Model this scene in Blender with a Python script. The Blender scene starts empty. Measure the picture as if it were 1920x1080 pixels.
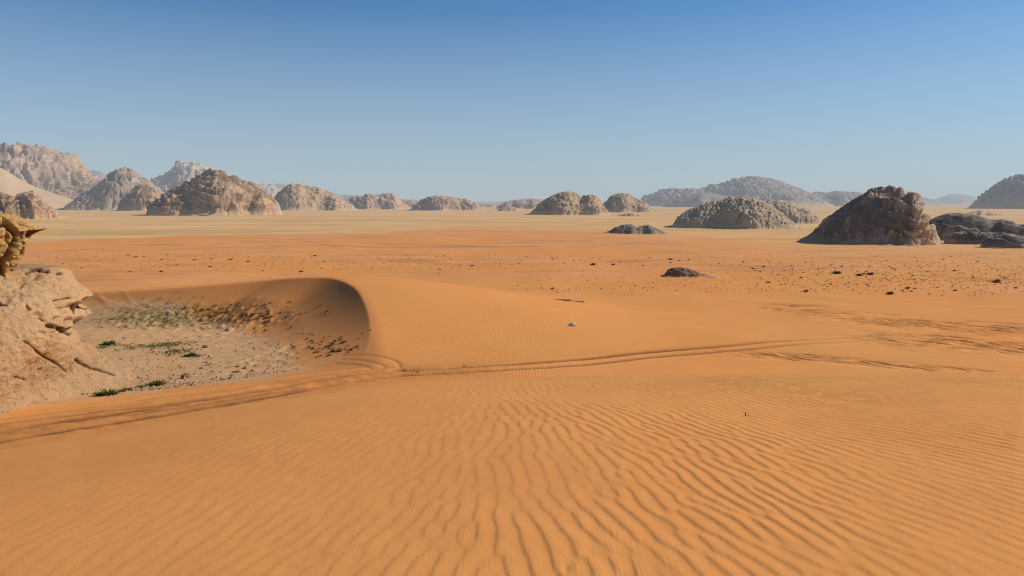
import bpy, math, random
import numpy as np

random.seed(7)
rng = np.random.default_rng(7)
scene = bpy.context.scene
COL = scene.collection
R = math.radians

# ------------------------------------------------------------------ camera model
FPX = 1423.0                 # focal length in pixels of the 1920 px wide picture
CAMZ = 12.0                  # eye height above the far plain
PITCH = math.atan(159.0 / FPX)
SUN_AZ, SUN_EL = R(78), R(35)   # azimuth from +Y towards +X


def ray(px, py):
    cx, cy = (px - 960.0) / FPX, (540.0 - py) / FPX
    cp, sp = math.cos(PITCH), math.sin(PITCH)
    return np.array([cx, cp + cy * sp, -sp + cy * cp])


def at_z(px, py, z):
    d = ray(px, py)
    t = (z - CAMZ) / d[2]
    return d[0] * t, d[1] * t


# ------------------------------------------------------------------ numpy noise
def _h(ix, iy, iz, seed):
    n = (ix.astype(np.int64) * 374761393 + iy.astype(np.int64) * 668265263 + iz.astype(np.int64) * 2147483647 + seed * 1274126177) & 0xFFFFFFFF
    n = ((n ^ (n >> 13)) * 1274126177) & 0xFFFFFFFF
    n = ((n ^ (n >> 15)) * 2246822519) & 0xFFFFFFFF
    return (n ^ (n >> 16)) & 0xFFFFFFFF


_G = rng.normal(size=(256, 3))
_G /= np.linalg.norm(_G, axis=1)[:, None]


def perlin3(x, y, z, seed=0):
    x, y, z = np.broadcast_arrays(np.asarray(x, float), np.asarray(y, float), np.asarray(z, float))
    xi, yi, zi = np.floor(x).astype(np.int64), np.floor(y).astype(np.int64), np.floor(z).astype(np.int64)
    xf, yf, zf = x - xi, y - yi, z - zi
    u, v, w = [t * t * t * (t * (t * 6 - 15) + 10) for t in (xf, yf, zf)]
    out = 0
    for a in (0, 1):
        for b in (0, 1):
            for c in (0, 1):
                g = _G[_h(xi + a, yi + b, zi + c, seed) & 255]
                d = g[..., 0] * (xf - a) + g[..., 1] * (yf - b) + g[..., 2] * (zf - c)
                out = out + d * (u if a else 1 - u) * (v if b else 1 - v) * (w if c else 1 - w)
    return out * 1.5


def perlin2(x, y, seed=0):
    x, y = np.broadcast_arrays(np.asarray(x, float), np.asarray(y, float))
    xi, yi = np.floor(x).astype(np.int64), np.floor(y).astype(np.int64)
    zi = np.zeros_like(xi)
    xf, yf = x - xi, y - yi
    u, v = [t * t * t * (t * (t * 6 - 15) + 10) for t in (xf, yf)]
    out = 0
    for a in (0, 1):
        for b in (0, 1):
            an = (_h(xi + a, yi + b, zi, seed) & 1023) * (2 * math.pi / 1024)
            d = np.cos(an) * (xf - a) + np.sin(an) * (yf - b)
            out = out + d * (u if a else 1 - u) * (v if b else 1 - v)
    return out * 1.5


def fbm2(x, y, octv=4, seed=0, gain=.5):
    o, a, f = 0, 1.0, 1.0
    for k in range(octv):
        o = o + a * perlin2(x * f + 17.3 * k, y * f - 9.1 * k, seed + k)
        a *= gain
        f *= 2.03
    return o


def fbm3(x, y, z, octv=4, seed=0, gain=.5, ridged=False):
    o, a, f = 0, 1.0, 1.0
    for k in range(octv):
        n = perlin3(x * f + 7.7 * k, y * f - 3.1 * k, z * f + 5.9 * k, seed + k)
        if ridged:
            n = 1 - 2 * np.abs(n)
        o = o + a * n
        a *= gain
        f *= 2.07
    return o


def worley3(x, y, z, seed=0):
    """distance to the nearest and second nearest feature point"""
    xi, yi, zi = np.floor(x).astype(np.int64), np.floor(y).astype(np.int64), np.floor(z).astype(np.int64)
    f1 = np.full(x.shape, 9.0)
    f2 = np.full(x.shape, 9.0)
    for a in (-1, 0, 1):
        for b in (-1, 0, 1):
            for c in (-1, 0, 1):
                h = _h(xi + a, yi + b, zi + c, seed)
                px = xi + a + ((h & 1023) / 1023.0)
                py = yi + b + (((h >> 10) & 1023) / 1023.0)
                pz = zi + c + (((h >> 20) & 1023) / 1023.0)
                d = np.sqrt((px - x) ** 2 + (py - y) ** 2 + (pz - z) ** 2)
                f2 = np.where(d < f1, f1, np.minimum(f2, d))
                f1 = np.minimum(f1, d)
    return f1, f2


def sstep(a, b, x):
    t = np.clip((x - a) / (b - a), 0, 1)
    return t * t * (3 - 2 * t)


# ------------------------------------------------------------------ terrain
BROW = [(0, 848), (150, 820), (300, 789), (400, 769), (550, 746), (700, 728), (850, 715), (1000, 708), (1200, 704), (1500, 700), (1920, 698)]
_ba, _bq = [], []
for _px, _py in BROW:
    _d = ray(_px, _py)
    _s = -_d[2] / math.hypot(_d[0], _d[1])
    _ba.append(math.atan2(_d[0], _d[1]))
    _bq.append(_s * _s / 6.4)
_ba = np.array([-3.2, -1.6] + _ba + [1.6, 3.2])
_bq = np.array([.004, .014] + _bq + [.0075, .004])


def seg_dist(x, y, pts):
    """distance to a polyline and the running index of the nearest place on it"""
    best = np.full(x.shape, 1e9)
    par = np.zeros(x.shape)
    for i in range(len(pts) - 1):
        ax, ay = pts[i][:2]
        bx, by = pts[i + 1][:2]
        dx, dy = bx - ax, by - ay
        t = np.clip(((x - ax) * dx + (y - ay) * dy) / (dx * dx + dy * dy), 0, 1)
        d = np.hypot(x - ax - t * dx, y - ay - t * dy)
        par = np.where(d < best, i + t, par)
        best = np.minimum(best, d)
    return best, par


def in_poly(x, y, pts):
    c = np.zeros(x.shape, bool)
    n = len(pts)
    for i in range(n):
        ax, ay = pts[i][:2]
        bx, by = pts[(i + 1) % n][:2]
        if ay == by:
            continue
        c ^= ((ay > y) != (by > y)) & (x < (bx - ax) * (y - ay) / (by - ay) + ax)
    return c


def smooth_poly(pts, n=6):
    """Catmull-Rom through points of any dimension"""
    P = [np.array(p, float) for p in pts]
    P = [2 * P[0] - P[1]] + P + [2 * P[-1] - P[-2]]
    out = []
    for i in range(1, len(P) - 2):
        for k in range(n):
            t = k / n
            a, b, c, d = P[i - 1], P[i], P[i + 1], P[i + 2]
            out.append(.5 * (2 * b + (c - a) * t + (2 * a - 5 * b + 4 * c - d) * t * t + (3 * b - a - 3 * c + d) * t ** 3))
    out.append(P[-2])
    return out


CREST_PX = [(20, 556, 1.9), (110, 551, 2.4), (250, 544, 3.0), (400, 534, 3.7), (520, 523, 4.4), (585, 519, 4.9), (640, 521, 5.1), (680, 537, 5.0),
            (706, 565, 4.7), (722, 600, 4.3), (729, 632, 3.9), (730, 660, 3.4), (722, 690, 2.9)]
CREST = smooth_poly([(*at_z(a, b, z), z) for a, b, z in CREST_PX], 5)
CREST_Z = np.array([p[2] for p in CREST])
CREST_IN = [(p[0], p[1]) for p in CREST] + [at_z(640, 700, 3.0), at_z(300, 745, 3.2), at_z(-100, 780, 3.2), at_z(-400, 700, 2.5), at_z(-300, 560, 1.9)]


def base_z(r):
    return np.interp(r, [0, 25, 35, 50, 75, 110, 150, 400, 900, 1e6], [4.2, 4.0, 3.55, 2.5, 1.2, .3, 0, 0, 0, 0])


def ground(x, y, fine=True):
    """height of the sand at x, y, without ripples and tracks"""
    r = np.hypot(x, y)
    az = np.arctan2(x, y)
    b = base_z(r)
    b = b + .25 * fbm2(x * .045, y * .045, 3, 11) * sstep(22, 45, r) * (1 - sstep(300, 600, r))
    b = b + .9 * fbm2(x * .008, y * .008, 3, 21) * sstep(130, 260, r) * (1 - sstep(700, 1500, r)) * .5
    # crescent dune round the hollow
    d, par = seg_dist(x, y, CREST)
    zc = np.interp(par, np.arange(len(CREST)), CREST_Z)
    ins = in_poly(x, y, CREST_IN)
    fade = sstep(0, 8, par) * .35 + .65
    fade = fade * (1 - sstep(len(CREST) - 26, len(CREST) - 4, par))
    lift = np.maximum(zc - b, 0)
    tail = sstep(20, 40, par)
    outw = lift * (np.exp(-(d / (17 + 3 * tail)) ** 2))
    floor = b - .5
    drop = np.maximum(zc - floor, .05)
    k_ = drop / (.38 + .46 * sstep(22, 34, par) - .22 * sstep(38, 50, par))
    ro = .15 + .6 * sstep(42, 54, par) + .5 * (1 - sstep(12, 24, par))
    rd = np.sqrt(d * d + ro * ro) - ro
    inw = drop * np.exp(-rd / k_) * (1 - sstep(5, 11, d))
    dp, _ = seg_dist(x, y, CREST_IN + CREST_IN[:1])
    b2 = b + np.where(ins, np.minimum(inw, lift) * fade - .5 * sstep(0, 7, dp), outw * fade)
    # dune under the viewer
    q = np.interp(az, _ba, _bq)
    und = .07 * fbm2(x * .22, y * .22, 2, 31) * sstep(2, 6, r)
    rl = .3 / q            # radius at which the slope reaches .6
    h = 1.6 + np.where(r < rl, q * r * r, q * rl * rl + .6 * (r - rl))
    near = CAMZ - h + und * (1 - sstep(8, 14, r))
    k = .5
    m = np.maximum(near, b2)
    e = np.clip(1 - np.abs(near - b2) / k, 0, 1)
    z = m + e * e * k * .25
    return z


def gz(x, y):
    return float(ground(np.array([x], float), np.array([y], float))[0])


def hit(px, py):
    """first point where the ray through a pixel of the photograph meets the sand"""
    d = ray(px, py)
    hl = math.hypot(d[0], d[1])
    rr = np.concatenate([np.arange(16, 140, .1), np.geomspace(140, 6000, 3000)])
    t = rr / hl
    z = CAMZ + t * d[2]
    g = ground(d[0] * t, d[1] * t)
    i = int(np.argmax(z <= g))
    return d[0] * t[i], d[1] * t[i], g[i]


# ------------------------------------------------------------------ sand ripples (a field of oriented waves)
RX0, RX1, RY0, RY1, RS = -14.0, 17.0, -1.0, 17.5, .025


def ripple_field():
    nx, ny = int((RX1 - RX0) / RS), int((RY1 - RY0) / RS)
    xs = RX0 + np.arange(nx) * RS
    ys = RY0 + np.arange(ny) * RS
    X, Y = np.meshgrid(xs, ys)
    wob = fbm2(X * .35, Y * .35, 2, 77)
    al = 5 - 54 * (1 - np.exp(-np.maximum(X + .6 + .5 * wob, 0) / 4.4)) + 9 * wob
    W = np.fft.fft2(rng.normal(size=(ny, nx)))
    fx = np.fft.fftfreq(nx, RS)[None, :]
    fy = np.fft.fftfreq(ny, RS)[:, None]
    angs = np.arange(-70, 31, 5.0)
    out = np.zeros((ny, nx), complex)
    for a in angs:
        w = np.clip(1 - np.abs(al - a) / 5.0, 0, 1)
        if w.max() <= 0:
            continue
        c, s = math.cos(R(a)), math.sin(R(a))
        u = fx * c - fy * s            # along the wave normal
        v = fx * s + fy * c            # along the crest
        f0 = 1 / .114
        filt = np.exp(-((u - f0) / (f0 * .23)) ** 2 - (v / (f0 * .27)) ** 2)
        g = np.fft.ifft2(W * filt)
        out += w * g / np.abs(g).std()
    return out.astype(np.complex64)


RIP = ripple_field()


def ripple(x, y):
    u = (x - RX0) / RS
    v = (y - RY0) / RS
    ny, nx = RIP.shape
    ok = (u > 0) & (v > 0) & (u < nx - 2) & (v < ny - 2)
    u = np.where(ok, u, 1)
    v = np.where(ok, v, 1)
    i, j = u.astype(int), v.astype(int)
    fu, fv = u - i, v - j
    r = (RIP[j, i] * (1 - fu) + RIP[j, i + 1] * fu) * (1 - fv) + (RIP[j + 1, i] * (1 - fu) + RIP[j + 1, i + 1] * fu) * fv
    amp = np.abs(r)
    ph = (np.angle(r) / (2 * math.pi)) % 1.0
    lee = .25
    prof = np.where(ph < lee, .5 - .5 * np.cos(math.pi * ph / lee), .5 + .5 * np.cos(math.pi * (ph - lee) / (1 - lee)))
    prof = prof * np.clip(amp / 1.2, 0, 1.0)
    return np.where(ok, prof, 0)


# ------------------------------------------------------------------ tyre tracks and footpaths in the sand
TRACK_PX = [(-260, 862), (-80, 832), (0, 818), (240, 780), (480, 741), (600, 718), (750, 700), (960, 688), (1200, 667), (1350, 654), (1500, 641), (1700, 629), (1920, 617)]
TRACK = smooth_poly([hit(a, b)[:2] for a, b in TRACK_PX], 5)
TRACK2_PX = [(-260, 838), (-80, 812), (0, 800), (130, 784), (270, 767), (400, 748), (520, 729), (640, 711)]
TRACK2 = smooth_poly([hit(a, b)[:2] for a, b in TRACK2_PX], 5)
TRACK3_PX = [(-200, 815), (0, 786), (180, 762), (330, 741), (480, 724), (640, 708), (740, 699)]
TRACK3 = smooth_poly([hit(a, b)[:2] for a, b in TRACK3_PX], 5)
PATHS = [smooth_poly([hit(a, b)[:2] for a, b in P], 4) for P in (
    [(150, 545), (190, 562), (250, 577), (320, 592)], [(195, 541), (235, 552), (280, 573), (320, 588)], [(165, 552), (210, 569), (270, 585)])]
ARCS = [smooth_poly([hit(a, b)[:2] for a, b in P], 5) for P in (
    [(640, 667), (700, 667), (735, 674), (750, 685), (742, 692), (720, 693)],
    [(640, 674), (680, 676), (712, 682), (722, 689)],
    [(630, 681), (665, 683), (690, 688), (697, 692)])]


def grid_mesh(name, V, nr, nc, wrap):
    """faces of a nr x nc grid of vertices"""
    idx = np.arange(nr * nc).reshape(nr, nc)
    if wrap:
        nxt = np.roll(idx, -1, axis=1)
        a, b, c, d = idx[:-1], nxt[:-1], nxt[1:], idx[1:]
    else:
        a, b, c, d = idx[:-1, :-1], idx[:-1, 1:], idx[1:, 1:], idx[1:, :-1]
    F = np.stack([a, b, c, d], -1).reshape(-1, 4)
    return F


def raw_mesh(name, V, F, smooth=True):
    me = bpy.data.meshes.new(name)
    V = np.asarray(V, np.float32)
    me.vertices.add(len(V))
    me.vertices.foreach_set("co", V.ravel())
    F = np.asarray(F, np.int32)
    n, k = F.shape
    me.loops.add(n * k)
    me.loops.foreach_set("vertex_index", F.ravel())
    me.polygons.add(n)
    me.polygons.foreach_set("loop_start", np.arange(0, n * k, k, dtype=np.int32))
    me.polygons.foreach_set("use_smooth", np.full(n, smooth))
    me.update(calc_edges=True)
    return me


def add_attr(me, name, rgba):
    at = me.attributes.new(name, 'FLOAT_COLOR', 'POINT')
    at.data.foreach_set("color", np.asarray(rgba, np.float32).ravel())


def link(name, me, mat, parent=None, loc=None):
    o = bpy.data.objects.new(name, me)
    COL.objects.link(o)
    if mat is not None and not me.materials:
        me.materials.append(mat)
    if parent is not None:
        o.parent = parent
    if loc is not None:
        o.location = loc
    return o


def tag(o, label, cat, group=None, kind=None):
    o["label"] = label
    if cat:
        o["category"] = cat
    if group:
        o["group"] = group
    if kind:
        o["kind"] = kind
    return o


# ------------------------------------------------------------------ materials
HAZE_COL = (.42, .45, .49)
HAZE_L = 5500.0


class NT:
    def __init__(s, name):
        s.m = bpy.data.materials.new(name)
        s.m.use_nodes = True
        s.t = s.m.node_tree
        s.t.nodes.clear()

    def n(s, typ, **kw):
        nd = s.t.nodes.new(typ)
        for k, v in kw.items():
            if k.startswith('_'):
                nd.inputs[int(k[1:])].default_value = v
            else:
                setattr(nd, k, v)
        return nd

    def l(s, a, b, i=0, o=0):
        s.t.links.new(a.outputs[o], b.inputs[i])
        return b

    def noise(s, vec, scale, detail=4, rough=.55, dist=0.0, stretch=None):
        if stretch:
            mp = s.n('ShaderNodeMapping')
            mp.inputs['Scale'].default_value = stretch
            s.t.links.new(vec, mp.inputs[0])
            vec = mp.outputs[0]
        nd = s.n('ShaderNodeTexNoise')
        nd.inputs['Scale'].default_value = scale
        nd.inputs['Detail'].default_value = detail
        nd.inputs['Roughness'].default_value = rough
        nd.inputs['Distortion'].default_value = dist
        s.t.links.new(vec, nd.inputs['Vector'])
        return nd.outputs['Fac']

    def ramp(s, fac, stops):
        nd = s.n('ShaderNodeValToRGB')
        cr = nd.color_ramp
        while len(cr.elements) < len(stops):
            cr.elements.new(.5)
        for e, (p, c) in zip(cr.elements, stops):
            e.position = p
            e.color = (*c, 1) if len(c) == 3 else c
        s.t.links.new(fac, nd.inputs[0])
        return nd.outputs[0]

    def math(s, op, a, b=None, clamp=False):
        nd = s.n('ShaderNodeMath', operation=op, use_clamp=clamp)
        for i, v in enumerate((a, b)):
            if v is None:
                continue
            if isinstance(v, (int, float)):
                nd.inputs[i].default_value = v
            else:
                s.t.links.new(v, nd.inputs[i])
        return nd.outputs[0]

    def mix(s, fac, a, b, mode='MIX'):
        nd = s.n('ShaderNodeMix', data_type='RGBA', blend_type=mode)
        for key, v in ((0, fac), (6, a), (7, b)):
            if isinstance(v, (int, float)):
                nd.inputs[key].default_value = v
            elif isinstance(v, tuple):
                nd.inputs[key].default_value = (*v, 1)
            else:
                s.t.links.new(v, nd.inputs[key])
        return nd.outputs[2]

    def bump(s, height, strength, dist, normal=None):
        nd = s.n('ShaderNodeBump')
        nd.inputs['Strength'].default_value = strength
        nd.inputs['Distance'].default_value = dist
        s.t.links.new(height, nd.inputs['Height'])
        if normal is not None:
            s.t.links.new(normal, nd.inputs['Normal'])
        return nd.outputs[0]

    def finish(s, col, normal=None, rough=.95, haze=True, spec=.1):
        b = s.n('ShaderNodeBsdfPrincipled')
        b.inputs['Roughness'].default_value = rough
        b.inputs['Specular IOR Level'].default_value = spec
        if isinstance(col, tuple):
            b.inputs['Base Color'].default_value = (*col, 1)
        else:
            s.t.links.new(col, b.inputs['Base Color'])
        if normal is not None:
            s.t.links.new(normal, b.inputs['Normal'])
        out = s.n('ShaderNodeOutputMaterial')
        sh = b.outputs[0]
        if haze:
            # haze of dusty air, put into the surface as emission: grows with the distance of the place from the viewer's dune
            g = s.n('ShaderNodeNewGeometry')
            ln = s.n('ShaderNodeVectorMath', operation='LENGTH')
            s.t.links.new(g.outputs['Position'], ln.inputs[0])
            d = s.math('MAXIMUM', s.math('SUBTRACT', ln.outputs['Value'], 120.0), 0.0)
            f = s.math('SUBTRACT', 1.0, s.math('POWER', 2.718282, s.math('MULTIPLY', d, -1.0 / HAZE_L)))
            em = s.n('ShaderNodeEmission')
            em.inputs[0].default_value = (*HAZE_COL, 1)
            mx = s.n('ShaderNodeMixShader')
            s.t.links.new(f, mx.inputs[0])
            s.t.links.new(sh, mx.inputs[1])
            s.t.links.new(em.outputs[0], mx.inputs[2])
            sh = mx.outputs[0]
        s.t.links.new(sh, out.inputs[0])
        return s.m


def sand_material():
    s = NT('sand')
    g = s.n('ShaderNodeNewGeometry')
    P = g.outputs['Position']
    za = s.n('ShaderNodeAttribute', attribute_name='zone')
    sep = s.n('ShaderNodeSeparateColor')
    s.t.links.new(za.outputs['Color'], sep.inputs[0])
    pale, gravel, dark = sep.outputs[0], sep.outputs[1], sep.outputs[2]
    zb = s.n('ShaderNodeAttribute', attribute_name='zone_b')
    sepb = s.n('ShaderNodeSeparateColor')
    s.t.links.new(zb.outputs['Color'], sepb.inputs[0])
    green, band, brown = sepb.outputs[0], sepb.outputs[1], sepb.outputs[2]
    # near sand: orange with soft redder and yellower patches
    n1 = s.noise(P, .06, 4, .5)
    col = s.ramp(n1, [(.3, (.77, .285, .080)), (.5, (.78, .315, .090)), (.7, (.73, .325, .092))])
    n2 = s.noise(P, .55, 5, .6)
    col = s.mix(.22, col, s.ramp(n2, [(.3, (.69, .27, .068)), (.7, (.82, .35, .096))]))
    # single grains
    n3 = s.noise(P, 160, 3, .7)
    col = s.mix(.5, col, s.ramp(n3, [(.25, (.62, .62, .62)), (.5, (1, 1, 1)), (.78, (1.25, 1.22, 1.18))]), 'MULTIPLY')
    # far pale plain, streaked along the wind
    f1 = s.noise(P, 1.0, 5, .6, stretch=(.0022, .008, 1))
    f2 = s.noise(P, 1.0, 5, .65, stretch=(.004, .034, 1))
    pcol = s.ramp(f1, [(.3, (.88, .44, .21)), (.43, (.80, .46, .20)), (.55, (.66, .47, .17)), (.68, (.90, .52, .29))])
    pcol = s.mix(.55, pcol, s.ramp(f2, [(.36, (.44, .31, .11)), (.5, (.76, .45, .20)), (.64, (.88, .56, .30))]))
    col = s.mix(pale, col, pcol)
    # streaked orange plain in between
    b1 = s.noise(P, 1.0, 5, .65, stretch=(.035, .11, 1))
    bcol = s.ramp(b1, [(.3, (.40, .20, .08)), (.45, (.66, .29, .10)), (.55, (.78, .335, .15)), (.66, (.74, .36, .12)), (.78, (.55, .33, .13))])
    col = s.mix(s.math('MULTIPLY', band, .75), col, bcol)
    # gravelly floor of the hollow
    g1 = s.noise(P, .9, 6, .7)
    gcol = s.ramp(g1, [(.3, (.43, .255, .12)), (.5, (.61, .36, .175)), (.7, (.68, .42, .22))])
    col = s.mix(gravel, col, gcol)
    gg = s.noise(P, 2.2, 5, .75)
    gm = s.math('MULTIPLY', green, s.ramp(gg, [(.47, (0, 0, 0)), (.56, (1, 1, 1))]), clamp=True)
    col = s.mix(gm, col, (.20, .20, .055))
    # lee shade of the large wind ripples, put into the colour
    zcc = s.n('ShaderNodeAttribute', attribute_name='zone_c')
    sepc = s.n('ShaderNodeSeparateColor')
    s.t.links.new(zcc.outputs['Color'], sepc.inputs[0])
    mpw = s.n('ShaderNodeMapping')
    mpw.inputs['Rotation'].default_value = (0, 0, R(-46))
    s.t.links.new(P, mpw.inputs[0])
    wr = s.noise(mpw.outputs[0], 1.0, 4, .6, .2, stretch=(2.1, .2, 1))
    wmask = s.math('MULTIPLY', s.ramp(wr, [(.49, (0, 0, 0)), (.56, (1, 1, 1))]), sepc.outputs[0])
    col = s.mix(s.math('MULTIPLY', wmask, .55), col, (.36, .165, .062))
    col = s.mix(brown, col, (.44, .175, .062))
    col = s.mix(dark, col, (.235, .098, .034))
    # bumps: grains near by, lumps farther out
    bh = s.noise(P, 45, 4, .7)
    nb = s.bump(bh, .35, .006)
    bh2 = s.noise(P, 3.0, 5, .7)
    bm = s.math('MULTIPLY', bh2, s.math('ADD', gravel, s.math('MULTIPLY', band, .8)))
    nb = s.bump(bm, .6, .12, nb)
    nb = s.bump(s.math('MULTIPLY', wr, sepc.outputs[0]), .9, .6, nb)
    # fine wind ripples on the middle dune
    wv = s.n('ShaderNodeTexWave', wave_type='BANDS', bands_direction='X')
    wv.inputs['Scale'].default_value = 1.9
    wv.inputs['Distortion'].default_value = 5
    wv.inputs['Detail'].default_value = 2
    wv.inputs['Detail Scale'].default_value = .35
    s.t.links.new(P, wv.inputs[0])
    zc = s.n('ShaderNodeAttribute', attribute_name='zone_b')
    wf = s.math('MULTIPLY', wv.outputs['Fac'], zc.outputs['Alpha'])
    nb = s.bump(wf, .22, .03, nb)
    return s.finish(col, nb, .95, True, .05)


def rock_material(name, light, mid, dark, size, varnish=.5, strata=True, seed=0.0, bump=1.0, fine=1.0, lit_side=None, top=None, foot_sand=.75):
    """weathered sandstone; size = height of the rock it is made for"""
    s = NT(name)
    tc = s.n('ShaderNodeTexCoord')
    mp = s.n('ShaderNodeMapping')
    mp.inputs['Location'].default_value = (seed * 13.7, seed * 5.1, seed * .7)
    s.t.links.new(tc.outputs['Object'], mp.inputs[0])
    P = mp.outputs[0]
    k = 1.0 / size
    n1 = s.noise(P, 3.2 * k, 6, .65, .4)
    col = s.ramp(n1, [(.30, mid), (.5, light), (.68, tuple(min(1, c * 1.12) for c in light))])
    # horizontal beds
    if strata:
        n2 = s.noise(P, 1.0, 5, .7, .3, stretch=(1.2 * k, 1.2 * k, 22 * k))
        col = s.mix(.5, col, s.ramp(n2, [(.32, mid), (.5, light), (.66, tuple(c * .8 for c in mid))]))
    # dark desert varnish in patches that run down the faces
    n3 = s.noise(P, 1.0, 6, .68, .6, stretch=(3.4 * k, 3.4 * k, 1.9 * k))
    lo = .62 - .30 * varnish
    vf = s.ramp(n3, [(lo, (0, 0, 0)), (lo + .12, (1, 1, 1))])
    vm = s.math('MULTIPLY', vf, .35 + .6 * varnish)
    if lit_side:  # sunlit side put into the colour by thinning the varnish there
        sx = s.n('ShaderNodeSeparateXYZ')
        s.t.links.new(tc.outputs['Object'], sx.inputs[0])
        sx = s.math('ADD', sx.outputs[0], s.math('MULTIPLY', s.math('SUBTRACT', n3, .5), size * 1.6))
        t_ = s.math('DIVIDE', s.math('SUBTRACT', sx, lit_side[0]), lit_side[1] - lit_side[0], clamp=True)
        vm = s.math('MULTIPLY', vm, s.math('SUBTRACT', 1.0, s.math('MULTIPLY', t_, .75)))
    col = s.mix(vm, col, dark)
    # blown sand on the ledges; a higher top also paints them as sunlit
    g = s.n('ShaderNodeNewGeometry')
    sp = s.n('ShaderNodeSeparateXYZ')
    s.t.links.new(g.outputs['Normal'], sp.inputs[0])
    up = s.ramp(sp.outputs[2], [(.72, (0, 0, 0)), (.95, (.6, .6, .6))])
    col = s.mix(s.math('MULTIPLY', up, .35 * (1 - varnish) if top is None else top), col, tuple(c * 1.1 for c in light))
    # sand and scree banked against the foot
    so = s.n('ShaderNodeSeparateXYZ')
    s.t.links.new(tc.outputs['Object'], so.inputs[0])
    n5 = s.noise(P, 5 * k, 4, .6)
    zz_ = s.math('ADD', s.math('MULTIPLY', so.outputs[2], k), s.math('MULTIPLY', s.math('SUBTRACT', n5, .5), -.22))
    foot = s.ramp(zz_, [(.02, (1, 1, 1)), (.13, (0, 0, 0))])
    col = s.mix(s.math('MULTIPLY', foot, foot_sand), col, (.66, .43, .235))
    n4 = s.noise(P, 30 * k * fine, 5, .75)
    col = s.mix(.5, col, s.ramp(n4, [(.3, (.6, .59, .58)), (.45, (1, 1, 1)), (.7, (1.25, 1.22, 1.2))]), 'MULTIPLY')
    h1 = s.noise(P, 1.0, 7, .62, .5, stretch=(5 * k, 5 * k, 13 * k))
    nb = s.bump(h1, .6 * bump, size * .05)
    h2 = s.noise(P, 1.0, 6, .65, .4, stretch=(6 * k, 6 * k, 30 * k))
    nb = s.bump(h2, .7 * bump, size * .03, nb)
    return s.finish(col, nb, .95, True, .08)


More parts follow.
